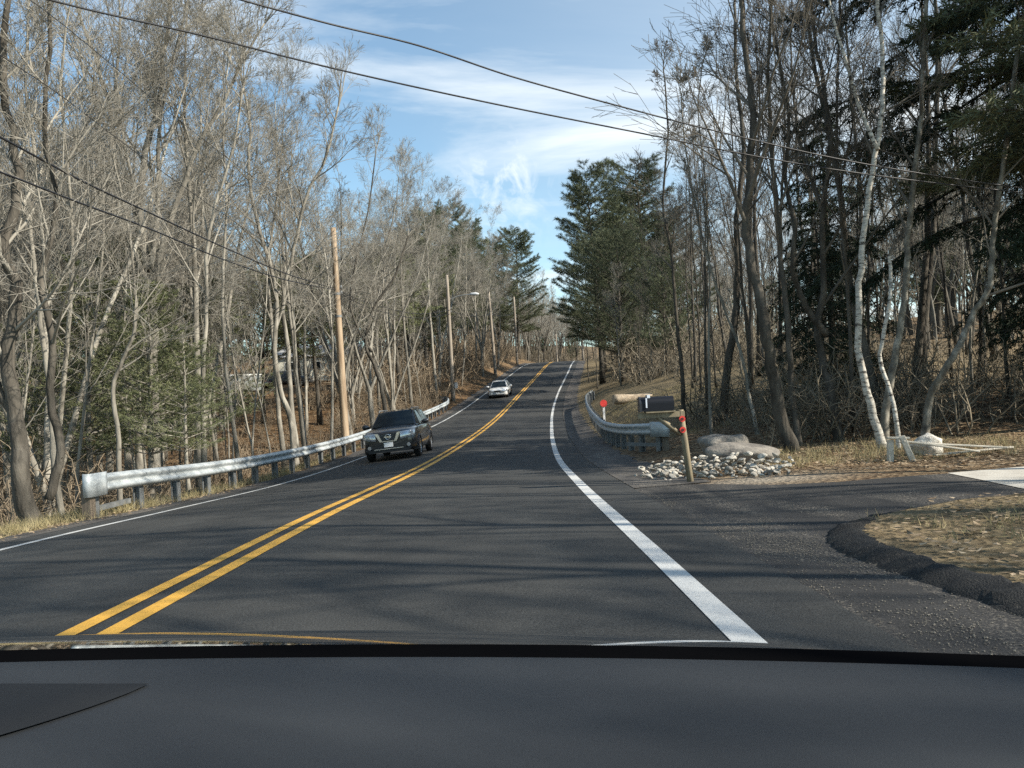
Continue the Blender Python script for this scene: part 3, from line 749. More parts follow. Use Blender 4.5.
hero('bare_tree', 'crooked grey tree leaning over behind the dark oncoming car', 'tree',
     [([(388, 415), (382, 390), (374, 365), (366, 345), (372, 310), (392, 280), (402, 255), (408, 235)], 44, .17, .05),
      ([(372, 352), (358, 330), (350, 300), (356, 260), (368, 210), (376, 150)], 44, .10, .04)], (M_BARK_DK, M_TWIG_LIT), 117, tlow=.35, nl=10, Lf=.3)
hero('bare_tree', 'pale straight tree left of the slim trunk, amid the young pines', 'tree',
     [([(205, 480), (204, 430), (203, 370), (206, 310), (210, 260), (216, 210), (236, 150), (246, 90)], 23, .11, .04)], LIT, 118, tlow=.45, nl=10, Lf=.26)
hero('bare_tree', 'pale thin tree with kinked stem right of the gnarled tree', 'tree',
     [([(62, 505), (56, 450), (48, 400), (42, 340), (36, 280), (30, 220), (34, 160), (22, 80), (26, 0)], 17, .085, .03)], LIT, 119, tlow=.4, nl=11, Lf=.26)
hero('bare_tree', 'pale bent tree with a low elbow right behind the guardrail end', 'tree',
     [([(118, 490), (120, 440), (112, 390), (122, 360), (136, 330), (132, 290), (128, 230), (116, 170)], 20, .085, .03)], LIT, 120, tlow=.35, nl=10, Lf=.26)

# evergreens
def ever(name, protos, i, px, base, d, top, label, group=None, wide=1.0, H0=18):
    a, _ = unpix(px, base); x = a * d
    z = zt1(x, d); _, bt = unpix(px, top); H = CAMZ + bt * d - z
    s = H / H0
    used.append((x, d))
    return place_tree(name, protos[i], (x, d, z - .05), (px * 1.7) % 6.28, (s * wide, s), label, 'tree', group)
ever('pine_tree', P_PINE, 0, 519, 355, 146, 233, 'tall layered pine overhanging the left edge of the hilltop road', wide=1.25)
ever('pine_tree', P_PINE, 1, 478, 360, 122, 222, 'tall pine above the farther leaf bank, left of the hilltop pine')
ever('pine_tree', P_PINE, 1, 455, 360, 112, 205, 'tall pine tucked among bare crowns above the street light')
ever('pine_tree', P_PINE, 0, 602, 366, 76, 176, 'tall dark pine right of the road with layered boughs toward the sky gap', wide=1.1)
ever('pine_tree', P_PINE, 1, 648, 366, 84, 162, 'tall pine with a broad top, right behind the layered pine', wide=1.25)
ever('pine_tree', P_ROUND, 0, 622, 372, 66, 236, 'low round dense evergreen on a dark trunk at the lawn edge', H0=11, wide=1.0)
ever('pine_tree', P_ROUND, 0, 668, 380, 60, 262, 'bushy evergreen half hidden by bare trees above the lawn', H0=11, wide=.8)
for i, (px, base, d, top) in enumerate([(604, 362, 92, 222), (640, 362, 104, 195), (676, 366, 92, 215), (622, 362, 118, 235)]):
    ever('pine_tree', P_PINE, i % 2, px, base, d, top, 'dark pine in the dense grove right of the road near the hilltop', 'pines right of the hilltop', wide=1.25)
for i, (px, base, d, top) in enumerate([(430, 362, 100, 215), (500, 360, 138, 240), (466, 362, 132, 235), (410, 372, 84, 232)]):
    ever('pine_tree', P_PINE, i % 2, px, base, d, top, 'dark pine among the bare crowns left of the hilltop', 'pines left of the hilltop', wide=1.25)
for i, (px, base, d, top) in enumerate([(92, 470, 24, 262), (150, 470, 22, 285), (188, 470, 21, 330), (128, 470, 30, 240), (60, 480, 26, 290), (215, 455, 36, 285)]):
    ever('pine_tree', P_YPINE, i % 2, px, base, d, top, 'young green pine among the bare trees behind the guardrail end', 'young pines behind the guardrail', wide=1.25, H0=8)
for i, (px, base, d, top) in enumerate([(318, 380, 60, 262), (400, 385, 68, 250), (300, 385, 75, 270), (262, 385, 62, 275), (428, 380, 84, 238), (355, 380, 72, 262), (190, 400, 55, 240)]):
    ever('pine_tree', P_HPINE, i % 2, px, base, d, top, 'green pine standing among bare trees on the left leaf strewn slope', 'pines on the left slope', wide=1.15, H0=12)
for i, (px, d, top) in enumerate([(282, 33, 48), (304, 38, 66), (326, 41, 88), (350, 46, 104), (372, 50, 128), (392, 56, 140), (412, 62, 148), (436, 71, 172), (462, 84, 192), (484, 96, 212), (500, 112, 230)]):
    ever('bare_tree', P_LIT, i % 6, px, 400, d, top, 'tall bare tree whose crown edges the sky left of the road', 'bare trees along the left sky line', wide=1.0, H0=18.6)
for i, (px, d, top) in enumerate([(598, 70, 285), (622, 62, 268), (640, 56, 245), (655, 60, 235), (590, 84, 300)]):
    ever('bare_tree', P_LIT if i % 2 else P_DK, i % 3, px, 400, d, top, 'bare tree with fine brown twigs in front of the right hand pines', 'bare trees before the right pines', wide=1.0, H0=19)
# dark hemlocks on the right
hem = conifer_meshes('hemlock', np.random.default_rng(77), 17, 5.6, .26, (M_BARK_DK, M_HEMLOCK), low=.24, whorls=13, per=5, gap=.0, power=.45, droop=.34, sub=17, clump=6, kb=15, blade=(.24, .030), asc=.12, wind=.0)
place_tree('hemlock_tree', hem, (12.6, 19.2, zt1(12.6, 19.2) - .05), 2.2, 1.12, 'huge dark hemlock with drooping boughs hanging over the birches', 'tree'); used.append((12.6, 19.2))
hem2 = conifer_meshes('hemlock', np.random.default_rng(78), 13, 4.6, .2, (M_BARK_DK, M_PINE), low=.38, whorls=16, per=5, power=.5, droop=.12, sub=15, clump=6, kb=13, blade=(.26, .030), asc=.2)
place_tree('pine_tree', hem2, (12.9, 16.9, zt1(12.9, 16.9) - .05), .4, 1.1, 'sunlit green topped evergreen in front of the huge dark hemlock', 'tree'); used.append((12.9, 16.9))
for i, (x, y, s) in enumerate([(9.4, 25, .5), (15.5, 20.5, .8), (15, 21, .9), (10.5, 27, .75), (17.5, 26, 1.0), (20, 20, 1.0), (15.2, 17.5, .7)]):
    place_tree('hemlock_tree', P_HEM[i % 2], (x, y, zt1(x, y) - .05), i * 1.3, (s * 1.1, s), 'dark hemlock in the shaded woods behind the birches', 'tree', 'hemlocks behind the birches'); used.append((x, y))

# ------------------------------------------------------------------ the rest of the woods: individual trees
rnd = random.Random(5)
def woods(n, box, side, protos, name, label, group, dmin, smin=.85, smax=1.15, dt=None):
    k = 0; tries = 0
    while k < n and tries < n * 60:
        tries += 1
        y = rnd.uniform(box[0], box[1]); t = rnd.uniform(box[2], box[3])
        x = float(XC(y)) + side * ((HR if side > 0 else HL) + t)
        if y > 8 and abs(x) / y > .80 and not (side > 0 and y < 30): continue
        if side > 0 and 15 < y < 48 and x / y < .21: continue
        if (side < 0 and 34 < y < 106 and 2.5 < t < 34 and (-.345 < x / y < -.21)) and rnd.random() < .85: continue   # keep the glade before the house open
        if not free(x, y, dmin): continue
        s = rnd.uniform(smin, smax)
        if side < 0 and 26 < y < 105 and x / y > -.36: s *= .88
        place_tree(name, rnd.choice(protos), (x, y, zt1(x, y) - .06), rnd.random() * 6.28, (s, s * rnd.uniform(.93, 1.08)), label, 'tree', group)
        k += 1
    return k
woods(48, (17, 48, 3, 28), -1, P_LIT, 'bare_tree', 'bare grey trunked tree in the near woods behind the left guardrail', 'bare trees behind the left guardrail', 1.8, .8, 1.1)
woods(84, (48, 105, 2.5, 34), -1, P_LIT, 'bare_tree', 'bare tree on the leaf covered slope left of the rising road', 'bare trees on the left slope', 2.6, .85, 1.1)
woods(64, (105, 200, 3, 30), -1, P_LIT, 'bare_tree', 'bare tree in the far woods left of the hilltop', 'bare trees left of the hilltop', 3, .8, 1.05)
woods(40, (15, 45, 2.6, 26), -1, P_SAP_LIT, 'sapling', 'slim bare sapling in the woods behind the left guardrail', 'saplings behind the left guardrail', 1.2)
woods(26, (45, 100, 2.2, 16), -1, P_SAP_LIT, 'sapling', 'slim bare sapling along the leaf bank beside the far utility poles', 'saplings on the leaf bank', 1.5, .7, 1.0)
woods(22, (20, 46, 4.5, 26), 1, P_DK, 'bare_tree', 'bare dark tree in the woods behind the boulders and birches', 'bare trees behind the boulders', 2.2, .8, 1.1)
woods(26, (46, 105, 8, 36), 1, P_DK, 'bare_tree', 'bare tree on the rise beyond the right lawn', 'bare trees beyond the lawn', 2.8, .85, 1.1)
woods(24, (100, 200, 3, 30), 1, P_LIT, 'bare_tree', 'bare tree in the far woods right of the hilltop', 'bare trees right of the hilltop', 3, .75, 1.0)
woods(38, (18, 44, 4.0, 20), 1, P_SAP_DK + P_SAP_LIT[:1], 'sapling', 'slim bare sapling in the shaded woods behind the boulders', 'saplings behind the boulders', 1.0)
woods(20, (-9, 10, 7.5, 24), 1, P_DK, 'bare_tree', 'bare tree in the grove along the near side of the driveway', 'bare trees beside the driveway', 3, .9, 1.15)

woods(26, (62, 190, 26, 70), -1, P_PINE, 'pine_tree', 'pine deep in the woods behind the left slope', 'pines deep in the left woods', 3, .55, .85)
woods(22, (45, 190, 22, 60), 1, P_PINE, 'pine_tree', 'pine deep in the woods behind the right rise', 'pines deep in the right woods', 3, .55, .85)
woods(12, (165, 260, 1, 40), -1, P_PINE, 'pine_tree', 'pine in the woods beyond the crest of the road', 'pines beyond the crest', 3, .5, .75)
# ------------------------------------------------------------------ undergrowth, far woods, leaves, grass
def shrub_lines(g, H, n):
    L = []
    for _ in range(n):
        a = g.random() * 6.28; til = g.uniform(.1, .8)
        d = norm(np.array([math.cos(a) * til, math.sin(a) * til, 1])); p = np.array([g.normal(0, .2), g.normal(0, .2), -.05]); l = H * g.uniform(.5, 1.1)
        pts = [p]
        for i in range(4):
            d = norm(d + g.normal(0, .16, 3)); pts.append(pts[-1] + d * l / 4)
        pts = np.array(pts); L.append((pts, np.linspace(.011, .004, 5)))
        for _ in range(5):
            i = g.integers(1, 4); q = pts[i] + (pts[i+1] - pts[i]) * g.random(); dd = rot_away(norm(pts[i+1] - pts[i]), R(g.uniform(25, 70)), g.random() * 6.28)
            e = q + dd * l * g.uniform(.15, .4); m = (q + e) / 2 + g.normal(0, .03, 3); m2 = q + (e - q) * .25; m3 = q + (e - q) * .75
            L.append((np.array([q, m2, m, m3, e]), np.linspace(.006, .003, 5)))
    return L
def undergrowth(name, spots, mat, seed, H=(1.0, 2.4), n=12):
    g = np.random.default_rng(seed)
    prot = []
    for i in range(6):
        b = MB(); b.tubes(shrub_lines(g, 1.0, n), 3); prot.append((np.concatenate(b.v), np.concatenate(b.f)))
    B = MB()
    for x, y in spots:
        v, f = prot[g.integers(6)]; a = g.random() * 6.28; s = g.uniform(*H); w = s * g.uniform(.8, 1.3)
        c, q = math.cos(a), math.sin(a)
        B.add(np.stack([(v[:, 0]*c - v[:, 1]*q)*w + x, (v[:, 0]*q + v[:, 1]*c)*w + y, v[:, 2]*s + zt1(x, y)], 1), f, 0, True)
    return tag(B.build(name, mat), kind='stuff')
def spots(n, y0, y1, t0, t1, side, seed, clear=True):
    r = random.Random(seed); o = []
    while len(o) < n:
        y = r.uniform(y0, y1) if r.random() < .5 else y0 + (y1 - y0) * r.random() ** 1.6
        t = r.uniform(t0, t1); x = float(XC(y)) + side * ((HR if side > 0 else HL) + t)
        if y > 8 and abs(x) / y > .85: continue
        if clear and side < 0 and 40 < y < 100 and 6 < t < 40 and -.37 < x / y < -.2 and r.random() < .95: continue
        if side > 0 and 28 < y < 52 and t < 9: continue
        o.append((x, y))
    return o
def far_woods(name, pts, protos, seed, mats):
    g = np.random.default_rng(seed); data = []
    for me_t, me_c in protos:
        dd = []
        for me, mi in ((me_t, 0), (me_c, 1)):
            v = np.empty(len(me.vertices) * 3, np.float32); me.vertices.foreach_get('co', v)
            f = np.empty(len(me.loops), np.int32); me.loops.foreach_get('vertex_index', f)
            q = np.empty(len(me.polygons), np.int32); me.polygons.foreach_get('loop_total', q)
            if q.min() == q.max(): dd.append((v.reshape(-1, 3), f.reshape(-1, q[0]), mi))
            else:
                st = np.concatenate([[0], np.cumsum(q)[:-1]]); k = q == 4
                dd.append((v.reshape(-1, 3), f[st[k][:, None] + np.arange(4)], mi))
        data.append(dd)
    B = MB()
    for x, y in pts:
        a = g.random() * 6.28; s = g.uniform(.8, 1.15); c, q = math.cos(a), math.sin(a); z = zt1(x, y)
        for v, f, mi in data[g.integers(len(data))]:
            B.add(np.stack([(v[:, 0]*c - v[:, 1]*q)*s + x, (v[:, 0]*q + v[:, 1]*c)*s + y, v[:, 2]*s + z - .1], 1), f, mi, True)
    return tag(B.build(name, mats), kind='stuff')
low = dict(dens={1: 6, 2: 5, 3: 3}, maxl=3, rmin=.011, sides=6)
P_FAR = [forest_proto(81, 16, .16, LIT, tlow=.3, nl=16, Lf=.27, **low), forest_proto(82, 17, .18, LIT, tlow=.35, nl=16, Lf=.26, **low), multi_proto(83, 15, .18, LIT, 4, nl=9, tlow=.25, Lf=.28, **low)]
def far_pts(n, seed):
    r = random.Random(seed); o = []
    while len(o) < 130:
        y = r.uniform(172, 300); x = y * r.uniform(-.06, .16); d = x - float(XC(y))
        if abs(d) > 6 or y > 238: o.append((x, y))
    n += 130
    while len(o) < n:
        side = -1 if r.random() < .55 else 1
        y = r.uniform(28, 260); t = r.uniform(30, 75) if y < 110 else r.uniform(14, 80) if y < 175 else r.uniform(3, 60)
        if side > 0 and y < 60: t = r.uniform(26, 60)
        x = float(XC(y)) + side * ((HR if side > 0 else HL) + t)
        if abs(x) / y > .8: continue
        if side < 0 and 80 < y < 130 and t < 36: continue
        o.append((x, y))
    return o
undergrowth('undergrowth', spots(190, 15, 45, 2.6, 16, -1, 1) + spots(300, 50, 120, 1.8, 14, -1, 2) + spots(120, 120, 170, 2, 12, -1, 22) + [(x, y) for x, y in far_pts(60, 3)[:130]], M_BRUSH, 3, (.8, 2.2))
undergrowth('undergrowth', spots(120, 18, 42, 4, 14, 1, 4) + spots(210, 52, 125, 5.5, 20, 1, 5) + spots(40, 110, 170, 2, 14, 1, 55), M_BRUSH_DK, 6, (.7, 2.2))
undergrowth('undergrowth', [(x, y) for x, y in far_pts(300, 77)], M_BRUSH_DK, 8, (3.0, 6.5), 9)
undergrowth('undergrowth', spots(70, 56, 100, 5.5, 16, 1, 91), M_BRUSH_DK, 92, (2.5, 5.0), 12)
undergrowth('undergrowth', spots(110, 66, 135, 2.5, 13, -1, 93), M_BRUSH, 94, (2.2, 4.6), 12)

far_woods('far_woods', far_pts(260, 9), P_FAR, 10, [M_BARK_DK, M_TWIG_LIT])

def scatter_leaves(name, regions, seed):
    g = np.random.default_rng(seed); Vs = []
    for n, x0, x1, y0, y1, s in regions:
        x = g.uniform(x0, x1, n); y = g.uniform(y0, y1, n); z = zt(x, y) + .015
        isl_ = (x > 2.82) & (y < 7.9 + (x - 4) * .15) & (y < 6.9 + (x - 2.9)); z = np.where(isl_, z + .09 + .02 * bumps(x * 2, y * 2) + .04 * np.clip(x - 3.3, 0, 2), z)
        bad = (y < 12.4) & (x > 1) & ~isl_ & (x < 6) & (y > 7)
        a = g.uniform(0, 6.28, n); l = s * g.uniform(.5, 1.2, n); w = l * g.uniform(.4, .7, n)
        ux, uy = np.cos(a), np.sin(a); up = g.uniform(0, .6, n) * l
        P = np.stack([x, y, z], 1)
        A = P - np.stack([ux*l/2, uy*l/2, -up*g.random(n)], 1); C = P + np.stack([ux*l/2, uy*l/2, up*g.random(n)], 1)
        Bq = P + np.stack([-uy*w/2, ux*w/2, up*.5], 1); Dq = P + np.stack([uy*w/2, -ux*w/2, up*.3], 1)
        k = ~bad
        Vs.append(np.stack([A, Bq, C, Dq], 1)[k].reshape(-1, 3))
    V = np.concatenate(Vs); B = MB(); i = np.arange(0, len(V), 4)
    B.add(V, np.concatenate([np.stack([i, i+1, i+2], 1), np.stack([i, i+2, i+3], 1)]))
    return tag(B.build(name, M_LEAF), kind='stuff')
scatter_leaves('fallen_leaves', [(7000, 2.82, 11, -2, 8.6, .075), (6000, 3.6, 14, 11.6, 17.5, .085), (4000, -12, -6.9, 10, 22, .08), (4500, -26, -8, 34, 80, .16), (1200, 4, 12, 17, 30, .1)], 12)
def scatter_grass(name, regions, seed):
    g = np.random.default_rng(seed); B = MB()
    for n, x0, x1, y0, y1, h in regions:
        nc = n // 14; cx_ = g.uniform(x0, x1, nc); cy_ = g.uniform(y0, y1, nc)
        x = (cx_[:, None] + g.normal(0, .06, (nc, 14))).ravel(); y = (cy_[:, None] + g.normal(0, .06, (nc, 14))).ravel()
        z = zt(x, y) + np.where((x > 2.9) & (y < 7.8), .08, 0)
        P = np.stack([x, y, z], 1); D = np.zeros_like(P); D[:, 2] = 1
        v, f = blades(P, D, 1, h, .007, g, .55); B.add(v, f)
    return tag(B.build(name, M_GRASS), kind='stuff')
scatter_grass('dry_grass', [(9000, -9.5, -7.3, 9, 17, .22), (9000, -8.2, -7.2, 14, 40, .25), (7000, 3.1, 9, -1, 7.7, .09), (5000, 4.2, 10, 13.5, 17, .2), (9000, 4.2, 9, 24, 45, .16)], 14)
# loose gravel
g = np.random.default_rng(15); n = 16000
gx = np.concatenate([g.normal(2.2, .22, 9500), g.uniform(1.75, 4.6, 2500), g.normal(1.84, .07, 4000)]); gy = np.concatenate([2 + 7 * g.beta(1.5, 1.5, 9500), g.uniform(7.5, 11.2, 2500), g.uniform(4.5, 24, 4000)])
B = MB(); k0 = np.array([[1, 0, 0], [-1, 0, 0], [0, 1, 0], [0, -1, 0], [0, 0, 1], [0, 0, -1]], float); kf = np.array([[0, 2, 4], [2, 1, 4], [1, 3, 4], [3, 0, 4], [2, 0, 5], [1, 2, 5], [3, 1, 5], [0, 3, 5]])
kp = (np.sin(gx * 9 + gy * 2.1) + np.sin(gy * 5.3 - gx * 4) + np.sin(gy * 1.7 + 2) + g.normal(0, .8, n) > .35) | (g.random(n) < .12); gx, gy = gx[kp], gy[kp]; n = len(gx)
sz = .0025 + .006 * g.random(n) ** 2.5
V = np.stack([gx, gy, zt(gx, gy) + .01], 1)[:, None, :] + k0[None] * sz[:, None, None] * g.uniform(.6, 1.3, (n, 6, 1)) * np.array([1, 1, .6])
B.add(V.reshape(-1, 3), (np.arange(n)[:, None, None] * 6 + kf[None]).reshape(-1, 3))
tag(B.build('gravel', noisy('loose_gravel', [(.07, .062, .052), (.24, .215, .175)], scale=20, rough=.9)), kind='stuff')

# ------------------------------------------------------------------ guardrails
WPROF = [(.0, .44), (.02, .455), (.08, .49), (.085, .53), (.03, .575), (.0, .60), (.03, .625), (.085, .67), (.08, .71), (.02, .745), (.0, .76)]
def guardrail(label, path, side, zoff, post_step, end_at_start=True):
    p = smooth_poly(path, 10)
    s = np.concatenate([[0], np.cumsum(np.linalg.norm(np.diff(p, axis=0), axis=1))])
    uu = np.arange(0, s[-1], .35); X = np.interp(uu, s, p[:, 0]); Y = np.interp(uu, s, p[:, 1])
    Z = zt(X, Y); Z = np.convolve(np.pad(Z, 6, mode='edge'), np.ones(13) / 13, 'valid') + zoff
    T = np.stack([np.gradient(X), np.gradient(Y)], 1); T /= np.linalg.norm(T, axis=1, keepdims=True)
    N = np.stack([T[:, 1], -T[:, 0]], 1) * side      # towards the road
    root = empty('guardrail', (X[0], Y[0], Z[0])); o3 = np.array([X[0], Y[0], Z[0]])
    b = MB()
    front = np.array([[[X[i] + N[i, 0]*d, Y[i] + N[i, 1]*d, Z[i] + h] for d, h in WPROF] for i in range(len(X))])
    back = np.array([[[X[i] + N[i, 0]*(d-.012), Y[i] + N[i, 1]*(d-.012), Z[i] + h] for d, h in WPROF[::-1]] for i in range(len(X))])
    b.grid(np.concatenate([front, back], 1) - o3, wrap=True)
    b.build('rail', M_GALV, root)
    us = np.arange(.5, s[-1] - .2, post_step)
    for u in us:
        i = int(np.argmin(abs(uu - u))); c = np.array([X[i] - N[i, 0]*.13, Y[i] - N[i, 1]*.13, 0]); zg = zt1(c[0], c[1])
        a = math.atan2(N[i, 1], N[i, 0]); rot = Matrix.Rotation(a, 3, 'Z')
        top = Z[i] + .70; h = top - zg + .25; zc_ = top - h / 2
        q = MB()
        q.box(c + [0, 0, zc_] - o3 + np.array(rot @ Vector((.06, 0, 0))), (.02, .17, h), rot); q.box(c + [0, 0, zc_] - o3 - np.array(rot @ Vector((.06, 0, 0))), (.02, .17, h), rot); q.box(c + [0, 0, zc_] - o3, (.10, .02, h), rot)
        q.box(c + [0, 0, Z[i] + .60] - o3 + np.array(rot @ Vector((.098, 0, 0))), (.06, .12, .28), rot)
        q.build('post', M_POST, root)
    # rounded terminal wrapped round the near end, with its stout end post
    i = 0; t3 = np.array([T[0, 0], T[0, 1], 0]); n3 = np.array([N[0, 0], N[0, 1], 0])
    V = []
    for k in range(14):
        u = k / 13
        if u < .55: q = t3 * (.45 - u / .55 * .50) + n3 * .095
        else:
            a = (u - .55) / .45 * math.pi; q = t3 * (-.05 - .10 * math.sin(a)) + n3 * (.095 - .0 - .16 * (1 - math.cos(a)) / 2)
        V.append([q + [0, 0, .39], q + [0, 0, .60], q + [0, 0, .79]])
    e = MB(); V = np.array(V); e.grid(V); c0 = V.mean((0, 1))
    te = e.build('end_terminal', M_GALV, root)
    so_ = te.modifiers.new('thickness', 'SOLIDIFY'); so_.thickness = .02
    w = MB(); zg = zt1(X[0], Y[0]) - Z[0]
    w.box(n3 * -.04 + t3 * .04 + np.array([0, 0, (zg + .60) / 2 - .1]), (.15, .18, .60 - zg + .2))
    w.build('end_post', noisy('timber_post', [(.10, .08, .06), (.2, .16, .12)], scale=6, stretch=(3, 3, .3)), root)
    st = MB(); st.box(t3 * .9 + n3 * -.13 + np.array([0, 0, zg + .14]), (1.6, .07, .09), Matrix.Rotation(math.atan2(T[0, 1], T[0, 0]), 3, 'Z')); st.build('ground_strut', M_POST, root)
    tag(root, label, 'guardrail')
    return root
lp = [(float(XC(y)) - 4.78, y) for y in (14.2, 18, 23, 30, 38, 46, 54, 61, 65)] + [(float(XC(68)) - 5.2, 68), (float(XC(70)) - 6.2, 70)]
guardrail('long grey steel guardrail on closely spaced posts along the left road edge', lp, 1, .02, 1.75)
rp = [(3.98, 22.0), (3.55, 22.8), (3.26, 24.4), (3.12, 27), (3.16, 30), (3.62, 38), (4.15, 46), (4.6, 52), (5.1, 57), (5.9, 60)]
guardrail('curved grey guardrail flaring away from the road behind the mailbox', rp, -1, .02, 1.0)

# ------------------------------------------------------------------ utility poles and wires
def pole(x, y, topz, r, mat, label, lean=(0, 0), extra=None):
    z = zt1(x, y); H = topz - z
    root = empty('utility_pole', (x, y, z))
    b = MB(); n = 10; t = np.linspace(-.05, 1, n)
    pts = np.stack([lean[0] * t * H, lean[1] * t * H, t * H], 1)
    b.tubes([(pts, r * (1 - .35 * np.clip(t, 0, 1)))], 14, cap=True); b.build('pole_shaft', mat, root)
    k = MB()
    for h in (H * .71, H * .735):
        c = np.array([lean[0] * h, lean[1] * h, h]); k.box(c + [r * .8, 0, 0], (.16, .08, .08)); k.tubes([(np.array([c + [r * .8 + .05, 0, -.08], c + [r * .8 + .05, 0, .08]]), np.array([.045, .045]))], 8, cap=True)
    k.build('wire_bracket', M_POST, root)
    if extra: extra(root, H, r, lean)
    tag(root, label, 'utility pole')
    return root
def bands(root, H, r, lean):
    b = MB()
    for h in (H * .70, H * .60): b.tubes([(np.array([[lean[0]*h, lean[1]*h, h], [lean[0]*h, lean[1]*h, h + .1]]), np.array([r * .86, r * .86]))], 14)
    b.build('steel_band', M_POST, root)
def lamp_and_box(root, H, r, lean):
    a = MB(); h = H * .80
    a.tubes([(np.array([[.1, 0, h], [.8, -.2, h + .28], [1.6, -.4, h + .36], [2.1, -.5, h + .36]]), np.array([.03, .03, .028, .028]))], 8); arm = a.build('lamp_arm', M_GALV, root)
    l = MB(); l.tubes([(np.array([[1.95, -.47, h + .36], [2.1, -.5, h + .36], [2.5, -.6, h + .35], [2.75, -.66, h + .34]]), np.array([.07, .13, .15, .05]))], 10, cap=True); l.build('lamp_head', simple('lamp_housing', (.55, .56, .56), .5), arm)
    m = MB(); m.box((r + .12, -.1, 1.35), (.26, .2, .5)); m.build('meter_box', simple('grey_box', (.4, .42, .43), .5), root)
p1 = at(345, 430, 37.2); pole(p1[0], 37.2, at(333, 228, 37.2)[2], .19, M_POLE, 'tawny wooden utility pole nearest of the left row, close behind the guardrail', lean=(-.006, 0), extra=bands)
p2 = at(453, 394, 73); pole(p2[0], 73, at(449, 275, 73)[2], .2, M_POLE_GR, 'wooden utility pole carrying a street light arm and a grey box', extra=lamp_and_box)
p3 = at(495, 365, 101); pole(p3[0], 101, at(489, 290, 101)[2], .2, M_POLE_GR, 'utility pole on the leaf bank, third along the left row', lean=(-.03, 0))
p4 = at(517, 358, 126); pole(p4[0], 126, at(513, 297, 126)[2], .2, M_POLE_GR, 'utility pole farthest along the left row near the hilltop pine')
p5 = at(583, 356, 146); pole(p5[0], 146, at(580, 318, 146)[2], .22, M_POLE_GR, 'pale utility pole at the hilltop right of the white edge line')
p6 = at(557, 358, 166); pole(p6[0], 166, at(556, 334, 166)[2], .2, M_POLE_GR, 'short looking utility pole beyond the crest in the middle of the road gap')
def wire(label, pix, r, group=None):
    """pix: (px, py, depth) knots of the hanging line"""
    pts = smooth_poly(np.array([at(*q) for q in pix]), 8)
    b = MB(); c = pts[0].copy(); b.tubes([(pts - c, np.full(len(pts), r))], 6)
    o = b.build('utility_wire', M_WIRE); o.location = c; tag(o, label, 'wire', group); return o
wire('black overhead cable crossing the sky from upper left, lower of the two over the road', [(-160, -62, 9.0), (50, 0, 10.2), (200, 35, 11.2), (340, 70, 12.1), (490, 103, 13.0), (640, 133, 13.9), (760, 157, 14.6), (880, 176, 15.2), (1030, 193, 16), (1200, 206, 17)], .0125)
wire('black overhead cable crossing the sky, upper of the two over the road', [(100, -40, 9.5), (238, -1, 10.5), (330, 24, 11.2), (420, 46, 12), (510, 76, 12.7), (600, 101, 13.3), (720, 132, 14.1), (860, 163, 15), (1030, 189, 16), (1200, 206, 17)], .0125)
wire('thick black cable sloping down to the tawny pole, upper of the left pair', [(-120, 75, 9), (0, 137, 11), (80, 180, 13), (150, 213, 15.6), (230, 250, 20.5), (290, 275, 27.5), (336, 289, 37.2)], .018)
wire('thick black cable sloping down to the tawny pole, lower of the left pair', [(-120, 128, 9), (0, 172, 11), (80, 203, 13), (150, 229, 15.6), (230, 262, 20.5), (290, 281, 27.5), (336, 290, 37.2)], .017)
wire('thin wire slanting down through bare crowns to the tawny pole top', [(-60, -50, 9.8), (30, 0, 11.5), (100, 55, 13.5), (160, 105, 16), (230, 160, 20.5), (290, 205, 27.5), (333, 240, 37.2)], .006)
wire('thin wire slanting below the other thin wire toward the tawny pole', [(-60, 15, 9.8), (0, 55, 11), (60, 95, 12.4), (130, 148, 14.7), (210, 205, 19), (280, 250, 26), (334, 272, 37.2)], .006)
wire('cable sagging from the tawny pole to the street light pole, upper of two', [(336, 289, 37.2), (360, 300, 46), (390, 309, 56), (420, 314, 65), (450, 310, 73)], .024)
wire('cable sagging from the tawny pole to the street light pole, lower of two', [(336, 290, 37.2), (360, 304, 46), (390, 314, 56), (420, 318, 65), (450, 314, 73)], .020)
wire('cable from the street light pole to the third pole', [(450, 311, 73), (465, 315, 82), (480, 316, 92), (490, 314, 101)], .022)
wire('cable from the third pole to the hilltop pole', [(490, 314, 101), (500, 316, 110), (508, 315, 118), (514, 313, 126)], .022)

# ------------------------------------------------------------------ mailbox, marker, log, boulders, riprap, broken fence
mx, my = 2.66, 12.95; mz = zt1(mx, my)
M_MPOST = noisy('grey_green_post', [(.15, .125, .085), (.27, .225, .15)], scale=5, stretch=(3, 3, .4), rough=.9)
mroot = empty('mailbox', (mx, my, mz))
b = MB(); b.tubes([(np.array([[.05, 0, -.1], [-.01, 0, .6], [-.06, 0, 1.14]]), np.array([.054, .052, .050]))], 4, cap=True); po = b.build('post', M_MPOST, mroot)
b = MB(); b.box((-.36, 0, 1.08), (.72, .09, .085)); b.box((-.38, 0, 1.13), (.46, .2, .025))
b.tubes([(np.array([[-.07, 0, .76], [-.42, 0, 1.05]]), np.array([.04, .04]))], 4, cap=True); b.build('arm', M_MPOST, mroot)
prof_ = [(-.105, 0), (.105, 0), (.105, .12)] + [(.105 * math.cos(a), .12 + .105 * math.sin(a)) for a in np.linspace(.25, math.pi - .25, 8)] + [(-.105, .12)]
b = MB(); b.prism([(p, q + 1.145) for p, q in prof_], 'x', -.68, -.17); bx_ = b.build('box', simple('black_enamel', (.008, .009, .013), .45, spec=.25), mroot)
b = MB(); b.prism([(p * 1.06, (q - .1) * 1.06 + 1.245) for p, q in prof_], 'x', -.705, -.675); b.box((-.715, 0, 1.34), (.03, .05, .015)); b.build('door', simple('black_enamel_door', (.02, .021, .026), .35), mroot)
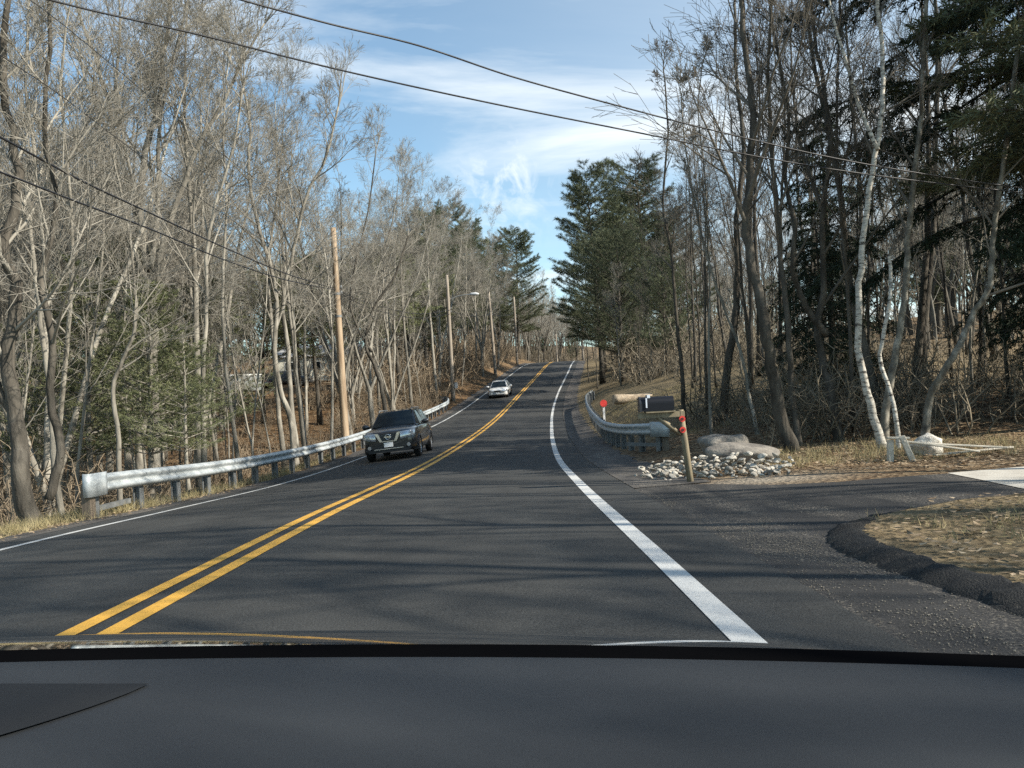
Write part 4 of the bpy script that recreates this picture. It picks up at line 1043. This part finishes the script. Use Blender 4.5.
b = MB(); b.box((-.60, -.118, 1.30), (.022, .012, .20)); b.box((-.575, -.118, 1.375), (.07, .012, .05)); b.build('flag', simple('pale_flag', (.62, .66, .72), .5), mroot)
M_RED = simple('red_reflector', (.62, .05, .04), .3)
for h in (1.0, .83):
    b = MB(); b.tubes([(np.array([[-.05, -.075, h], [-.05, -.052, h]]), np.array([.048, .048]))], 16, cap=True); r_ = b.build('reflector', M_RED, mroot)
    b = MB(); b.tubes([(np.array([[-.05, -.085, h], [-.05, -.074, h]]), np.array([.022, .022]))], 10, cap=True); b.build('bolt', simple('reflector_bolt', (.08, .02, .02), .4), r_)
tag(mroot, 'black mailbox on a leaning wooden post with two red reflectors', 'mailbox')

mk = at(604, 412, 40); mk[2] = zt1(mk[0], mk[1]); k = empty('reflector_marker', mk)
b = MB(); b.box((0, 0, .38), (.10, .03, .80)); b.build('stake', simple('white_stake', (.72, .72, .70), .6), k)
b = MB(); b.tubes([(np.array([[0, -.05, .88], [0, -.02, .88]]), np.array([.17, .17]))], 18, cap=True); b.build('disc', simple('red_disc', (.72, .06, .05), .4), k)
tag(k, 'round red reflector on a white stake behind the curved guardrail', 'marker')
# log lying along the top of the lawn
lg = at(628, 398, 42); z_ = zt1(lg[0], lg[1])
b = MB(); n = 12; t = np.linspace(0, 1, n); rr = .25 + .02 * np.sin(t * 9)
b.tubes([(np.stack([t * 2.0, .2 * np.sin(t * 2), -.02 * t], 1), rr)], 14, cap=True); o = b.build('log', M_LOG); o.location = (lg[0] - .75, lg[1], z_ + .18); tag(o, 'thick pale log lying on the lawn behind the red marker', 'log')
b = MB(); g = np.random.default_rng(3)
def rock_mesh(seed, subdiv=3, rough=.22, flat=.7):
    import bmesh
    bm = bmesh.new(); bmesh.ops.create_icosphere(bm, subdivisions=subdiv, radius=1)
    g = np.random.default_rng(seed); planes = [(norm(g.normal(0, 1, 3)), g.uniform(.55, .9)) for _ in range(12)]; ph = g.uniform(0, 6, 6)
    for v in bm.verts:
        c = np.array(v.co)
        for nn, dd in planes:
            e = c @ nn - dd
            if e > 0: c = c - nn * e * .9
        c = c * (1 + rough * .25 * math.sin(c[0]*5+ph[0]) * math.sin(c[1]*4+ph[1]) + rough * .15 * math.sin(c[2]*9+ph[2]+c[0]*7)); c[2] *= flat
        v.co = c
    me = bpy.data.meshes.new('rock'); bm.to_mesh(me); bm.free(); return me
def boulder(loc, sc, rz, seed, label, mat):
    me = rock_mesh(seed, 4); me.materials.append(mat); me.polygons.foreach_set('use_smooth', np.ones(len(me.polygons), bool))
    o = bpy.data.objects.new('boulder', me); COL.objects.link(o); o.location = loc; o.scale = sc; o.rotation_euler = (0, 0, rz)
    return tag(o, label, 'boulder')
q = at(736, 453, 15.2); boulder((q[0], q[1], zt1(q[0], q[1]) + .12), (.86, .5, .46), -.12, 5, 'long grey boulder lying behind the pale riprap', M_BOULDER)
q = at(722, 443, 16.6); boulder((q[0], q[1], zt1(q[0], q[1]) + .26), (.56, .5, .6), .2, 8, 'brown domed boulder behind the long grey boulder', M_BOULDER)
rocks = []
for i in range(6):
    me = rock_mesh(30 + i, 2, .4, .6); me.materials.append(M_ROCK); rocks.append(me)
g = np.random.default_rng(41); rr_ = random.Random(41); cnt = 0
while cnt < 285:
    u = g.random(); x = 2.25 + 1.95 * u + g.normal(0, .12); y = 14.9 - 2.0 * u + g.normal(.25, .5 - .2 * u)
    if y < 13.0 + .15 * (x - 2.7) and x < 3.2: continue
    if y < 12.55: continue
    if abs(x - mx) < .12 and abs(y - my) < .12: continue
    o = bpy.data.objects.new('rock', rocks[cnt % 6]); COL.objects.link(o)
    s = .03 + .06 * g.random() ** 1.4; mound = .34 * math.exp(-((y - (15.0 - (x - 2.25) * .85)) / .5) ** 2)
    o.location = (x, y, zt1(x, y) + mound * g.random() + s * .25); o.scale = (s, s * g.uniform(.7, 1.1), s * g.uniform(.6, 1)); o.rotation_euler = (g.normal(0, .4), g.normal(0, .4), g.uniform(0, 6.28))
    tag(o, 'pale angular rock in the riprap between the mailbox and the boulders', 'rock', 'riprap rocks'); cnt += 1
# broken split rail fence
fz = zt1(6.5, 13.7); fr = empty('broken_fence', (6.52, 13.7, fz))
def beam(name, a, c, w, h, par, mat=M_WOOD_PALE):
    a, c = np.array(a, float), np.array(c, float); v = Vector(c - a); q = v.to_track_quat('X', 'Z').to_matrix()
    b = MB(); b.box((a + c) / 2, (v.length, w, h), q); return bevel(b.build(name, mat, par), .012)
beam('post', (.06, .0, -.1), (-.12, .05, .42), .10, .09, fr)
beam('post', (-.3, .12, -.1), (-.28, .12, .36), .09, .09, fr)
beam('rail', (-.12, .02, .34), (1.15, .05, .10), .07, .035, fr)
beam('rail', (-.1, .12, .31), (1.75, .3, .12), .08, .035, fr)
beam('rail', (-.35, .1, .40), (.0, .02, .38), .07, .04, fr)
beam('rail', (.5, .25, .06), (2.0, .55, .1), .09, .03, fr)
tag(fr, 'broken pale split rail fence collapsed beside the birches', 'fence')
q = at(928, 436, 14.6); boulder((q[0], q[1], zt1(q[0], q[1]) + .12), (.34, .3, .36), .6, 12, 'small pale rock behind the broken fence post', M_ROCK)

# ------------------------------------------------------------------ vehicles
M_GLASS = simple('dark_car_glass', (.014, .019, .021), .08, spec=.34)
M_TYRE = simple('tyre_rubber', (.015, .015, .016), .85)
M_RIM = simple('alloy_rim', (.42, .43, .44), .3, .8)
M_CHROME = simple('chrome', (.72, .73, .74), .15, .9)
M_LAMP = simple('headlamp_lens', (.50, .52, .54), .12, .55, spec=.8, coat=.8)
M_BLACK = simple('black_plastic', (.016, .016, .018), .5)
M_PLATE = noisy('plate_white', [(.78, .78, .76), (.70, .72, .74)], scale=20)
M_TAIL = simple('amber_lens', (.5, .18, .03), .2)
def vehicle(name, L, Wd, H, paint, st, cab, ride, wheel_r, grille, fancy=True):
    """st: stations along the body from the nose: (y, half width, sill z, shoulder z, deck z); cab: the same for the glasshouse"""
    root = empty(name)
    b = MB(); rows = []
    for (y, w, zs, zsh, zd) in st:
        half = [(0, zs), (w * .80, zs), (w * .95, zs + .06), (w, zs + (zsh - zs) * .35), (w * .995, zs + (zsh - zs) * .7), (w * .94, zsh), (w * .80, zd - .01), (w * .45, zd + .015), (0, zd + .02)]
        full = [(-x, z) for x, z in half[::-1][:-1]] + half[1:-1] if False else None
        ring = [(x, z) for x, z in half] + [(-x, z) for x, z in half[-2:0:-1]]
        rows.append([[x, y, z] for x, z in ring])
    V = np.array(rows); b.grid(V, wrap=True); n = V.shape[1]
    b.add(V[0], [list(range(n))]); b.add(V[-1], [list(range(n))[::-1]])
    body = b.build('body', paint, root); bevel(body, .03, 2)
    # glasshouse: roof in body colour, glass all round
    c = MB(); rows = []
    for (y, wb, zb, wt_, zt_) in cab: rows.append([[-wb, y, zb], [-wt_, y, zt_], [-wt_ * .6, y, zt_ + .03], [wt_ * .6, y, zt_ + .03], [wt_, y, zt_], [wb, y, zb]])
    V = np.array(rows); c.grid(V, smooth=False); roof = c.build('roof', paint, root)
    y0, y1, y2, y3 = cab[0], cab[1], cab[-2], cab[-1]
    e = .036
    def quad(nm, pts, mat, outv, par=root):
        q = MB(); pts = np.array(pts, float); cc = pts.mean(0); pts = cc + (pts - cc) * .9 + np.array(outv) * e
        q.add(np.concatenate([pts, pts - np.array(outv) * e * 1.5]), [[0, 1, 2, 3], [0, 4, 5, 1], [1, 5, 6, 2], [2, 6, 7, 3], [3, 7, 4, 0]]); return q.build(nm, mat, par)
    quad('windshield', [(-y0[1], y0[0], y0[2]), (y0[1], y0[0], y0[2]), (y1[3], y1[0], y1[4]), (-y1[3], y1[0], y1[4])], M_GLASS, (0, -1, .8))
    quad('rear_window', [(y3[1], y3[0], y3[2]), (-y3[1], y3[0], y3[2]), (-y2[3], y2[0], y2[4]), (y2[3], y2[0], y2[4])], M_GLASS, (0, 1, .5))
    mid = (y1[0] + y2[0]) / 2
    for s in (1, -1):
        for (ya, yb, yta, ytb) in ((y0[0] + .45, mid - .03, y1[0] + .12, mid - .03), (mid + .03, y3[0] - .25, mid + .03, y2[0] - .02)):
            def wz(y): return np.interp(y, [k[0] for k in cab], [k[2] for k in cab])
            quad('side_window', [(s * y1[1], ya, wz(ya)), (s * y1[1], yb, wz(yb)), (s * y1[3], ytb, y1[4]), (s * y1[3], yta, y1[4])], M_GLASS, (s * .4, 0, .1))
        # door shut lines and handles
        dn = MB(); dn.box((s * (Wd / 2 + .002), mid + .35, st[3][3] - .12), (.03, .16, .03)); dn.box((s * (Wd / 2 + .002), mid - .55, st[3][3] - .12), (.03, .16, .03)); dn.build('door_handle', paint, root)
        mi = MB(); mi.tubes([(np.array([[s * (Wd / 2 - .02), y0[0] + .42, y0[2] + .06], [s * (Wd / 2 + .10), y0[0] + .40, y0[2] + .09], [s * (Wd / 2 + .22), y0[0] + .40, y0[2] + .10], [s * (Wd / 2 + .27), y0[0] + .42, y0[2] + .10]]), np.array([.035, .08, .10, .05]))], 8, cap=True); mi.build('mirror', paint, root)
    # wheels with arches
    for (wy, s) in ((L * .19, 1), (L * .19, -1), (L * .79, 1), (L * .79, -1)):
        x = s * (Wd / 2 - .115)
        t = MB(); a = np.linspace(0, 2 * math.pi, 25)[:-1]; pr = [(-.11, .70), (-.115, .92), (-.09, 1.0), (.09, 1.0), (.115, .92), (.11, .70)]
        t.grid(np.array([[[x + o, wy + math.cos(q) * wheel_r * k_, wheel_r + math.sin(q) * wheel_r * k_] for o, k_ in pr] for q in np.append(a, a[0])])); wh = t.build('wheel', M_TYRE, root)
        rm = MB()
        rm.tubes([(np.array([[x - .06, wy, wheel_r], [x + s * .085 if s > 0 else x - .085, wy, wheel_r]]), np.array([wheel_r * .2, wheel_r * .2]))], 12, cap=True)
        for k_ in range(5):
            q = k_ * 2 * math.pi / 5 + .3; rm.box((x + s * .075, wy + math.cos(q) * wheel_r * .4, wheel_r + math.sin(q) * wheel_r * .4), (.03, wheel_r * .66, wheel_r * .20), Matrix.Rotation(q, 3, 'X'))
        rm.grid(np.array([[[x + s * o, wy + math.cos(q) * wheel_r * k_, wheel_r + math.sin(q) * wheel_r * k_] for o, k_ in ((-.02, .70), (.09, .72), (.10, .68), (.02, .64))] for q in np.append(a, a[0])]))
        rm.build('rim', M_RIM, wh)
        ar = MB(); ar.grid(np.array([[[s * (Wd / 2 - .25), wy + math.cos(q) * wheel_r * 1.16, wheel_r + math.sin(q) * wheel_r * 1.16], [s * (Wd / 2 + .012), wy + math.cos(q) * wheel_r * 1.16, wheel_r + math.sin(q) * wheel_r * 1.16], [s * (Wd / 2 + .012), wy + math.cos(q) * wheel_r * 1.0, wheel_r + math.sin(q) * wheel_r * 1.0]] for q in np.linspace(-.25, math.pi + .25, 22)]))
        ar.build('wheel_arch', M_BLACK, root)
    # rear lamps
    for s in (1, -1):
        q = MB(); q.box((s * (Wd / 2 - .22), L - .03, st[-1][3] - .12), (.2, .08, .2)); q.build('tail_lamp', simple('red_lens', (.35, .02, .02), .2), root)
    grille(root, st, Wd)
    return root
def suv_front(root, st, Wd):
    w = Wd / 2
    g1 = MB(); g1.prism([(-.36, .96), (.36, .96), (.27, .70), (-.27, .70)], 'y', -.045, .03)
    gr = g1.build('grille', M_BLACK, root)
    sl_ = MB()
    for h in (.75, .81, .87, .92): sl_.box((0, -.05, h), (.56 + (h - .75) * .6, .012, .012))
    sl_.build('grille_bars', M_POST, gr)
    ch = MB()
    for s in (1, -1): ch.prism([(s * .46, .98), (s * .34, .98), (s * .21, .69), (s * .30, .675)] if s > 0 else [(s * .30, .675), (s * .21, .69), (s * .34, .98), (s * .46, .98)], 'y', -.075, .0)
    ch.box((0, -.055, .685), (.5, .02, .03)); ch.build('chrome_surround', M_CHROME, gr)
    em = MB(); a = np.linspace(0, 2 * math.pi, 25)
    em.grid(np.array([[[math.cos(q) * r_, y_, .84 + math.sin(q) * r_] for r_, y_ in ((.075, -.06), (.075, -.085), (.10, -.085), (.10, -.06))] for q in a])); em.box((0, -.08, .84), (.25, .016, .04)); em.build('emblem', M_CHROME, gr)
    for s in (1, -1):
        h = MB(); V = []
        for u in np.linspace(0, 1, 7):
            x = s * (.44 + u * (w * .96 - .44)); yb = -.035 + .24 * u ** 5
            V.append([[x, yb - .02, .72 + .10 * u], [x, yb - .04, .86 + .05 * u], [x, yb + .02, .985 + .03 * u]])
        h.grid(np.array(V) if s > 0 else np.array(V)[:, ::-1]); h.build('headlight', M_LAMP, root)
        f = MB(); f.tubes([(np.array([[s * .70, -.02, .50], [s * .70, .06, .50]]), np.array([.065, .065]))], 12, cap=True); f.build('fog_lamp', M_LAMP, root)
    bm_ = MB(); bm_.prism([(-.80, .42), (.80, .42), (.72, .30), (-.72, .30)], 'y', -.05, .06); bm_.box((0, -.06, .46), (1.0, .02, .06)); bm_.build('lower_intake', M_BLACK, root)
    cs_ = MB(); cs_.box((0, -.075, .425), (1.05, .02, .03)); cs_.build('bumper_trim', M_CHROME, root)
    pl = MB(); pl.box((0, -.08, .565), (.32, .02, .16)); pl.build('license_plate', M_PLATE, root)
    rl = MB()
    for s in (1, -1): rl.tubes([(np.array([[s * .60, 1.95, 1.72], [s * .62, 2.2, 1.79], [s * .62, 3.8, 1.79], [s * .60, 4.0, 1.72]]), np.full(4, .022))], 6)
    rl.build('roof_rails', M_POST, root)
def sedan_front(root, st, Wd):
    w = Wd / 2
    g1 = MB(); g1.prism([(-.30, .70), (.30, .70), (.26, .58), (-.26, .58)], 'y', -.04, .03); gr = g1.build('grille', M_BLACK, root)
    ch = MB(); ch.box((0, -.045, .71), (.64, .02, .025)); ch.box((0, -.045, .57), (.56, .02, .02)); ch.build('chrome_surround', M_CHROME, gr)
    for s in (1, -1):
        h = MB(); V = []
        for u in np.linspace(0, 1, 6):
            x = s * (.36 + u * (w * .95 - .36)); yb = -.03 + .26 * u ** 5
            V.append([[x, yb - .02, .58 + .04 * u], [x, yb - .03, .66 + .04 * u], [x, yb + .02, .74 + .04 * u]])
        h.grid(np.array(V) if s > 0 else np.array(V)[:, ::-1]); h.build('headlight', M_LAMP, root)
    bm_ = MB(); bm_.prism([(-.6, .36), (.6, .36), (.52, .25), (-.52, .25)], 'y', -.04, .05); bm_.build('lower_intake', M_BLACK, root)
    pl = MB(); pl.box((0, -.05, .46), (.31, .02, .15)); pl.build('license_plate', M_PLATE, root)
SUV_ST = [(0, .70, .42, .86, .92), (.05, .84, .34, .93, 1.0), (.25, .94, .30, 1.0, 1.06), (.7, .975, .28, 1.05, 1.12), (1.3, .98, .26, 1.07, 1.17), (1.7, .98, .26, 1.10, 1.18), (3.0, .98, .26, 1.12, 1.16), (4.3, .97, .28, 1.13, 1.16), (4.8, .93, .34, 1.10, 1.14), (4.97, .84, .42, 1.0, 1.06)]
SUV_CAB = [(1.35, .86, 1.14, .84, 1.16), (2.15, .90, 1.14, .66, 1.70), (3.0, .91, 1.14, .67, 1.75), (4.3, .90, 1.14, .65, 1.70), (4.86, .86, 1.10, .80, 1.16)]
M_SUV = simple('charcoal_paint', (.022, .024, .027), .28, .3, coat=.8)
M_SILVER = simple('silver_paint', (.72, .72, .70), .35, .2, coat=.6)
M_REDP = simple('red_paint', (.32, .03, .04), .35, coat=.5)
def on_road(root, y, lane, label, cat='car', rz=0, group=None):
    x = float(XC(y)) + lane; dx = (float(XC(y + 2)) - float(XC(y - 2))) / 4
    z = zt1(x, y); zf = zt1(x + dx * 2.5, y + 2.5); zb = zt1(x - dx * 2.5, y - 2.5)
    root.location = (x, y, z + .017)
    ya = Vector((dx, 1, (zf - zb) / 5)).normalized()
    side = Vector((1, -dx, (zt1(x + .8, y) - zt1(x - .8, y)) / 1.6)).normalized()
    up = side.cross(ya).normalized(); side = ya.cross(up)
    m = Matrix((side, ya, up)).transposed().to_4x4()
    root.rotation_euler = m.to_euler()
    return tag(root, label, cat, group)
suv = vehicle('suv', 4.97, 1.96, 1.78, M_SUV, SUV_ST, SUV_CAB, .25, .38, suv_front)
suv.scale = (.93,) * 3
on_road(suv, 27.3, -1.8, 'dark charcoal SUV coming toward us in the left lane beside the guardrail', 'suv')
SED_ST = [(0, .62, .34, .62, .68), (.05, .78, .27, .68, .75), (.3, .86, .22, .73, .80), (.9, .90, .20, .79, .87), (1.3, .91, .20, .82, .91), (2.4, .91, .20, .86, .92), (3.6, .91, .20, .88, .93), (4.3, .89, .24, .90, .97), (4.7, .84, .30, .88, .96), (4.82, .72, .38, .80, .88)]
SED_CAB = [(1.15, .80, .88, .78, .90), (2.0, .84, .90, .60, 1.38), (2.8, .85, .90, .61, 1.42), (3.5, .84, .92, .58, 1.36), (4.2, .80, .95, .76, .98)]
sed = vehicle('sedan', 4.82, 1.82, 1.45, M_SILVER, SED_ST, SED_CAB, .2, .32, sedan_front)
on_road(sed, 74.5, -1.72, 'silver sedan coming down the hill in the left lane', 'car')
def repaint(o, mat, frm):
    for c in o.children:
        if c.type == 'MESH' and c.data.materials and c.data.materials[0] == frm:
            c.data = c.data.copy(); c.data.materials[0] = mat
# parked cars, trailer and sheds by the house in the woods
def parked(px, py, d, rz, mat, label, src, sc=1.0):
    o = copy_tree(src); q = at(px, py, d); o.location = (q[0], d, zt1(q[0], d) + .01); o.rotation_euler = (0, 0, rz); o.scale = (sc,) * 3
    tag(o, label, 'car')
    if mat: repaint(o, mat, M_SILVER if src is sed else M_SUV)
    return o
parked(270, 388, 92, 1.2, M_REDP, 'red car parked in the clearing left of the twin trunked tree', sed)
parked(312, 390, 96, 1.5, None, 'dark vehicle parked under the pale house in the clearing', suv)
def house(label, px, d, w, dp, h, rh, wallc, roofc, rz=.15):
    x = at(px, 390, d)[0]; z = zt1(x, d); root = empty('house', (x, d, z), rz)
    b = MB(); b.box((0, 0, h / 2 - .2), (w, dp, h + .4)); b.build('wall', wallc, root)
    b = MB(); b.prism([(-dp / 2 - .4, h + .003), (dp / 2 + .4, h + .003), (0, h + rh)], 'x', -w / 2 - .3, w / 2 + .3); b.build('roof', roofc, root)
    for k in range(3):
        q = MB(); q.box((-w * .32 + k * w * .32, -dp / 2 - .02, h * .58), (1.1, .06, 1.0)); f = q.build('window', simple('window_trim', (.6, .6, .58), .6), root)
        q = MB(); q.box((-w * .32 + k * w * .32, -dp / 2 - .055, h * .58), (.9, .03, .82)); q.build('pane', M_GLASS, f)
    q = MB(); q.box((w * .42, -dp / 2 - .03, 1.0), (.95, .06, 2.0)); q.build('door', simple('house_door', (.2, .16, .13), .6), root)
    return tag(root, label, 'house')
M_SIDING = noisy('cream_siding', [(.56, .54, .44), (.66, .64, .54)], scale=2, stretch=(.2, .2, 14), rough=.8)
M_ROOFG = noisy('grey_shingles', [(.26, .26, .26), (.40, .40, .39)], scale=8, rough=.9)
house('cream house with pale grey roof half hidden by trees on the left slope', 320, 104, 10, 7, 2.6, 1.6, M_SIDING, M_ROOFG)
x = at(240, 395, 82)[0]; z = zt1(x, 82); tr = empty('trailer', (x, 82, z), .3)
b = MB(); b.box((0, 0, 1.25), (4.2, 2.0, 1.5)); bevel(b.build('body', noisy('grey_trailer_skin', [(.22, .24, .24), (.34, .36, .35)], scale=2), tr), .08)
b = MB(); b.prism([(-1.05, 2.0), (1.05, 2.0), (.9, 2.16), (-.9, 2.16)], 'x', -2.2, 2.2); b.build('roof', simple('trailer_roof', (.62, .62, .58), .6), tr)
for s in (-1, 1):
    b = MB(); b.tubes([(np.array([[.3, s * .95 - .1, .36], [.3, s * .95 + .1, .36]]), np.array([.36, .36]))], 16, cap=True); b.build('wheel', M_TYRE, tr)
b = MB(); b.box((-2.7, 0, .6), (1.4, .12, .1)); b.build('tow_bar', M_POST, tr)
tag(tr, 'grey box trailer parked at the far edge of the leaf strewn clearing', 'trailer')

# ------------------------------------------------------------------ the car the picture is taken from
car = empty('car', (0, 0, CAMZ)); car.rotation_euler = (0, ROLL, 0)
M_DASH = noisy('dash_vinyl', [(.027, .030, .034), (.035, .039, .044)], scale=2.5, rough=.7, bump=.12, bscale=700, spec=.2)
M_HOOD = simple('black_car_paint', (.012, .013, .016), .05, 0, coat=1.0)
M_FRIT = simple('black_frit', (.004, .004, .0045), 1.0, spec=.0)
SX, SY = 0.0, 0.0
xs_ = np.linspace(-1.15, .75, 40)
def edge_y(x): return .86 - .10 * (x + .1) ** 2
V = []
for x in xs_:
    ye = edge_y(x); r = []
    for t in np.linspace(0, 1, 16):
        y = .30 + (ye - .30) * t; z = -.242 - .020 * t - .006 * math.sin(t * 3.1) + (-.04 * (1 - t) ** 4)
        r.append([x, y, z])
    r.append([x, ye + .008, -.272]); r.append([x, ye + .010, -.34])
    V.append(r)
b = MB(); b.grid(np.array(V)); dash = b.build('dashboard', M_DASH, car)
b = MB(); V = [[[x, edge_y(x) + .012, -.269], [x, edge_y(x) + .05, -.276], [x, edge_y(x) + .13, -.2865], [x, edge_y(x) + .16, -.30], [x, edge_y(x) + .2, -.40]] for x in xs_]; b.grid(np.array(V)); b.build('windshield_base', M_FRIT, car)
# shadow on the dash, painted as a thin dark patch laid over it
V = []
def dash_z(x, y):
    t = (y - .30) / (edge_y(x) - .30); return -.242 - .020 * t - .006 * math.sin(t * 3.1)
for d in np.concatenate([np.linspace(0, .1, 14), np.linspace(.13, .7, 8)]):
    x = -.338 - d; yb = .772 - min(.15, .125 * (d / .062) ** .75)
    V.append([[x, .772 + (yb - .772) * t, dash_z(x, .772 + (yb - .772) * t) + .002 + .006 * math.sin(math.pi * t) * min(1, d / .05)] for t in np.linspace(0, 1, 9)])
b = MB(); b.grid(np.array(V)); b.build('dash_shadow', simple('dash_shadow_tone', (.019, .021, .024), .8, spec=.1), car)
V = []
for x in np.linspace(-1.25, .62, 60):
    r = []; xx = (x + .31) / .93; drop = .035 * xx ** 2 + .25 * max(0, abs(xx) - .86) ** 1.5
    for y in np.linspace(.98, 2.1, 40):
        r.append([x, y, -.4125 - .275 * (y - 1.5) - .125 * (y - 1.5) ** 2 - drop + .004])
    V.append(r)
b = MB(); b.grid(np.array(V)); b.build('hood', M_HOOD, car)
# roof and header above the windshield
b = MB(); V = [[[x, y, z - .06 * (x + .3) ** 2] for y, z in ((-1.6, .30), (-.4, .33), (.1, .30), (.28, .26), (.28, .30), (.1, .345), (-.4, .375), (-1.6, .35))] for x in np.linspace(-1.0, .45, 12)]
b.grid(np.array(V), wrap=True); b.build('roof', M_HOOD, car)
clear = bpy.data.materials.new('clear_glass'); clear.use_nodes = True
ct = clear.node_tree; ct.nodes.clear(); tb = ct.nodes.new('ShaderNodeBsdfTransparent'); co_ = ct.nodes.new('ShaderNodeOutputMaterial'); ct.links.new(tb.outputs[0], co_.inputs[0])
b = MB(); b.grid(np.array([[[x, edge_y(x) + .09 - t * (edge_y(x) - .19), -.274 + t * .545 - .05 * (x + .3) ** 2 * t] for t in np.linspace(0, 1, 8)] for x in np.linspace(-1.0, .6, 12)])); b.build('windshield', clear, car)
tag(car, 'dark car in the foreground, its charcoal dashboard and glossy black hood edge', 'car')
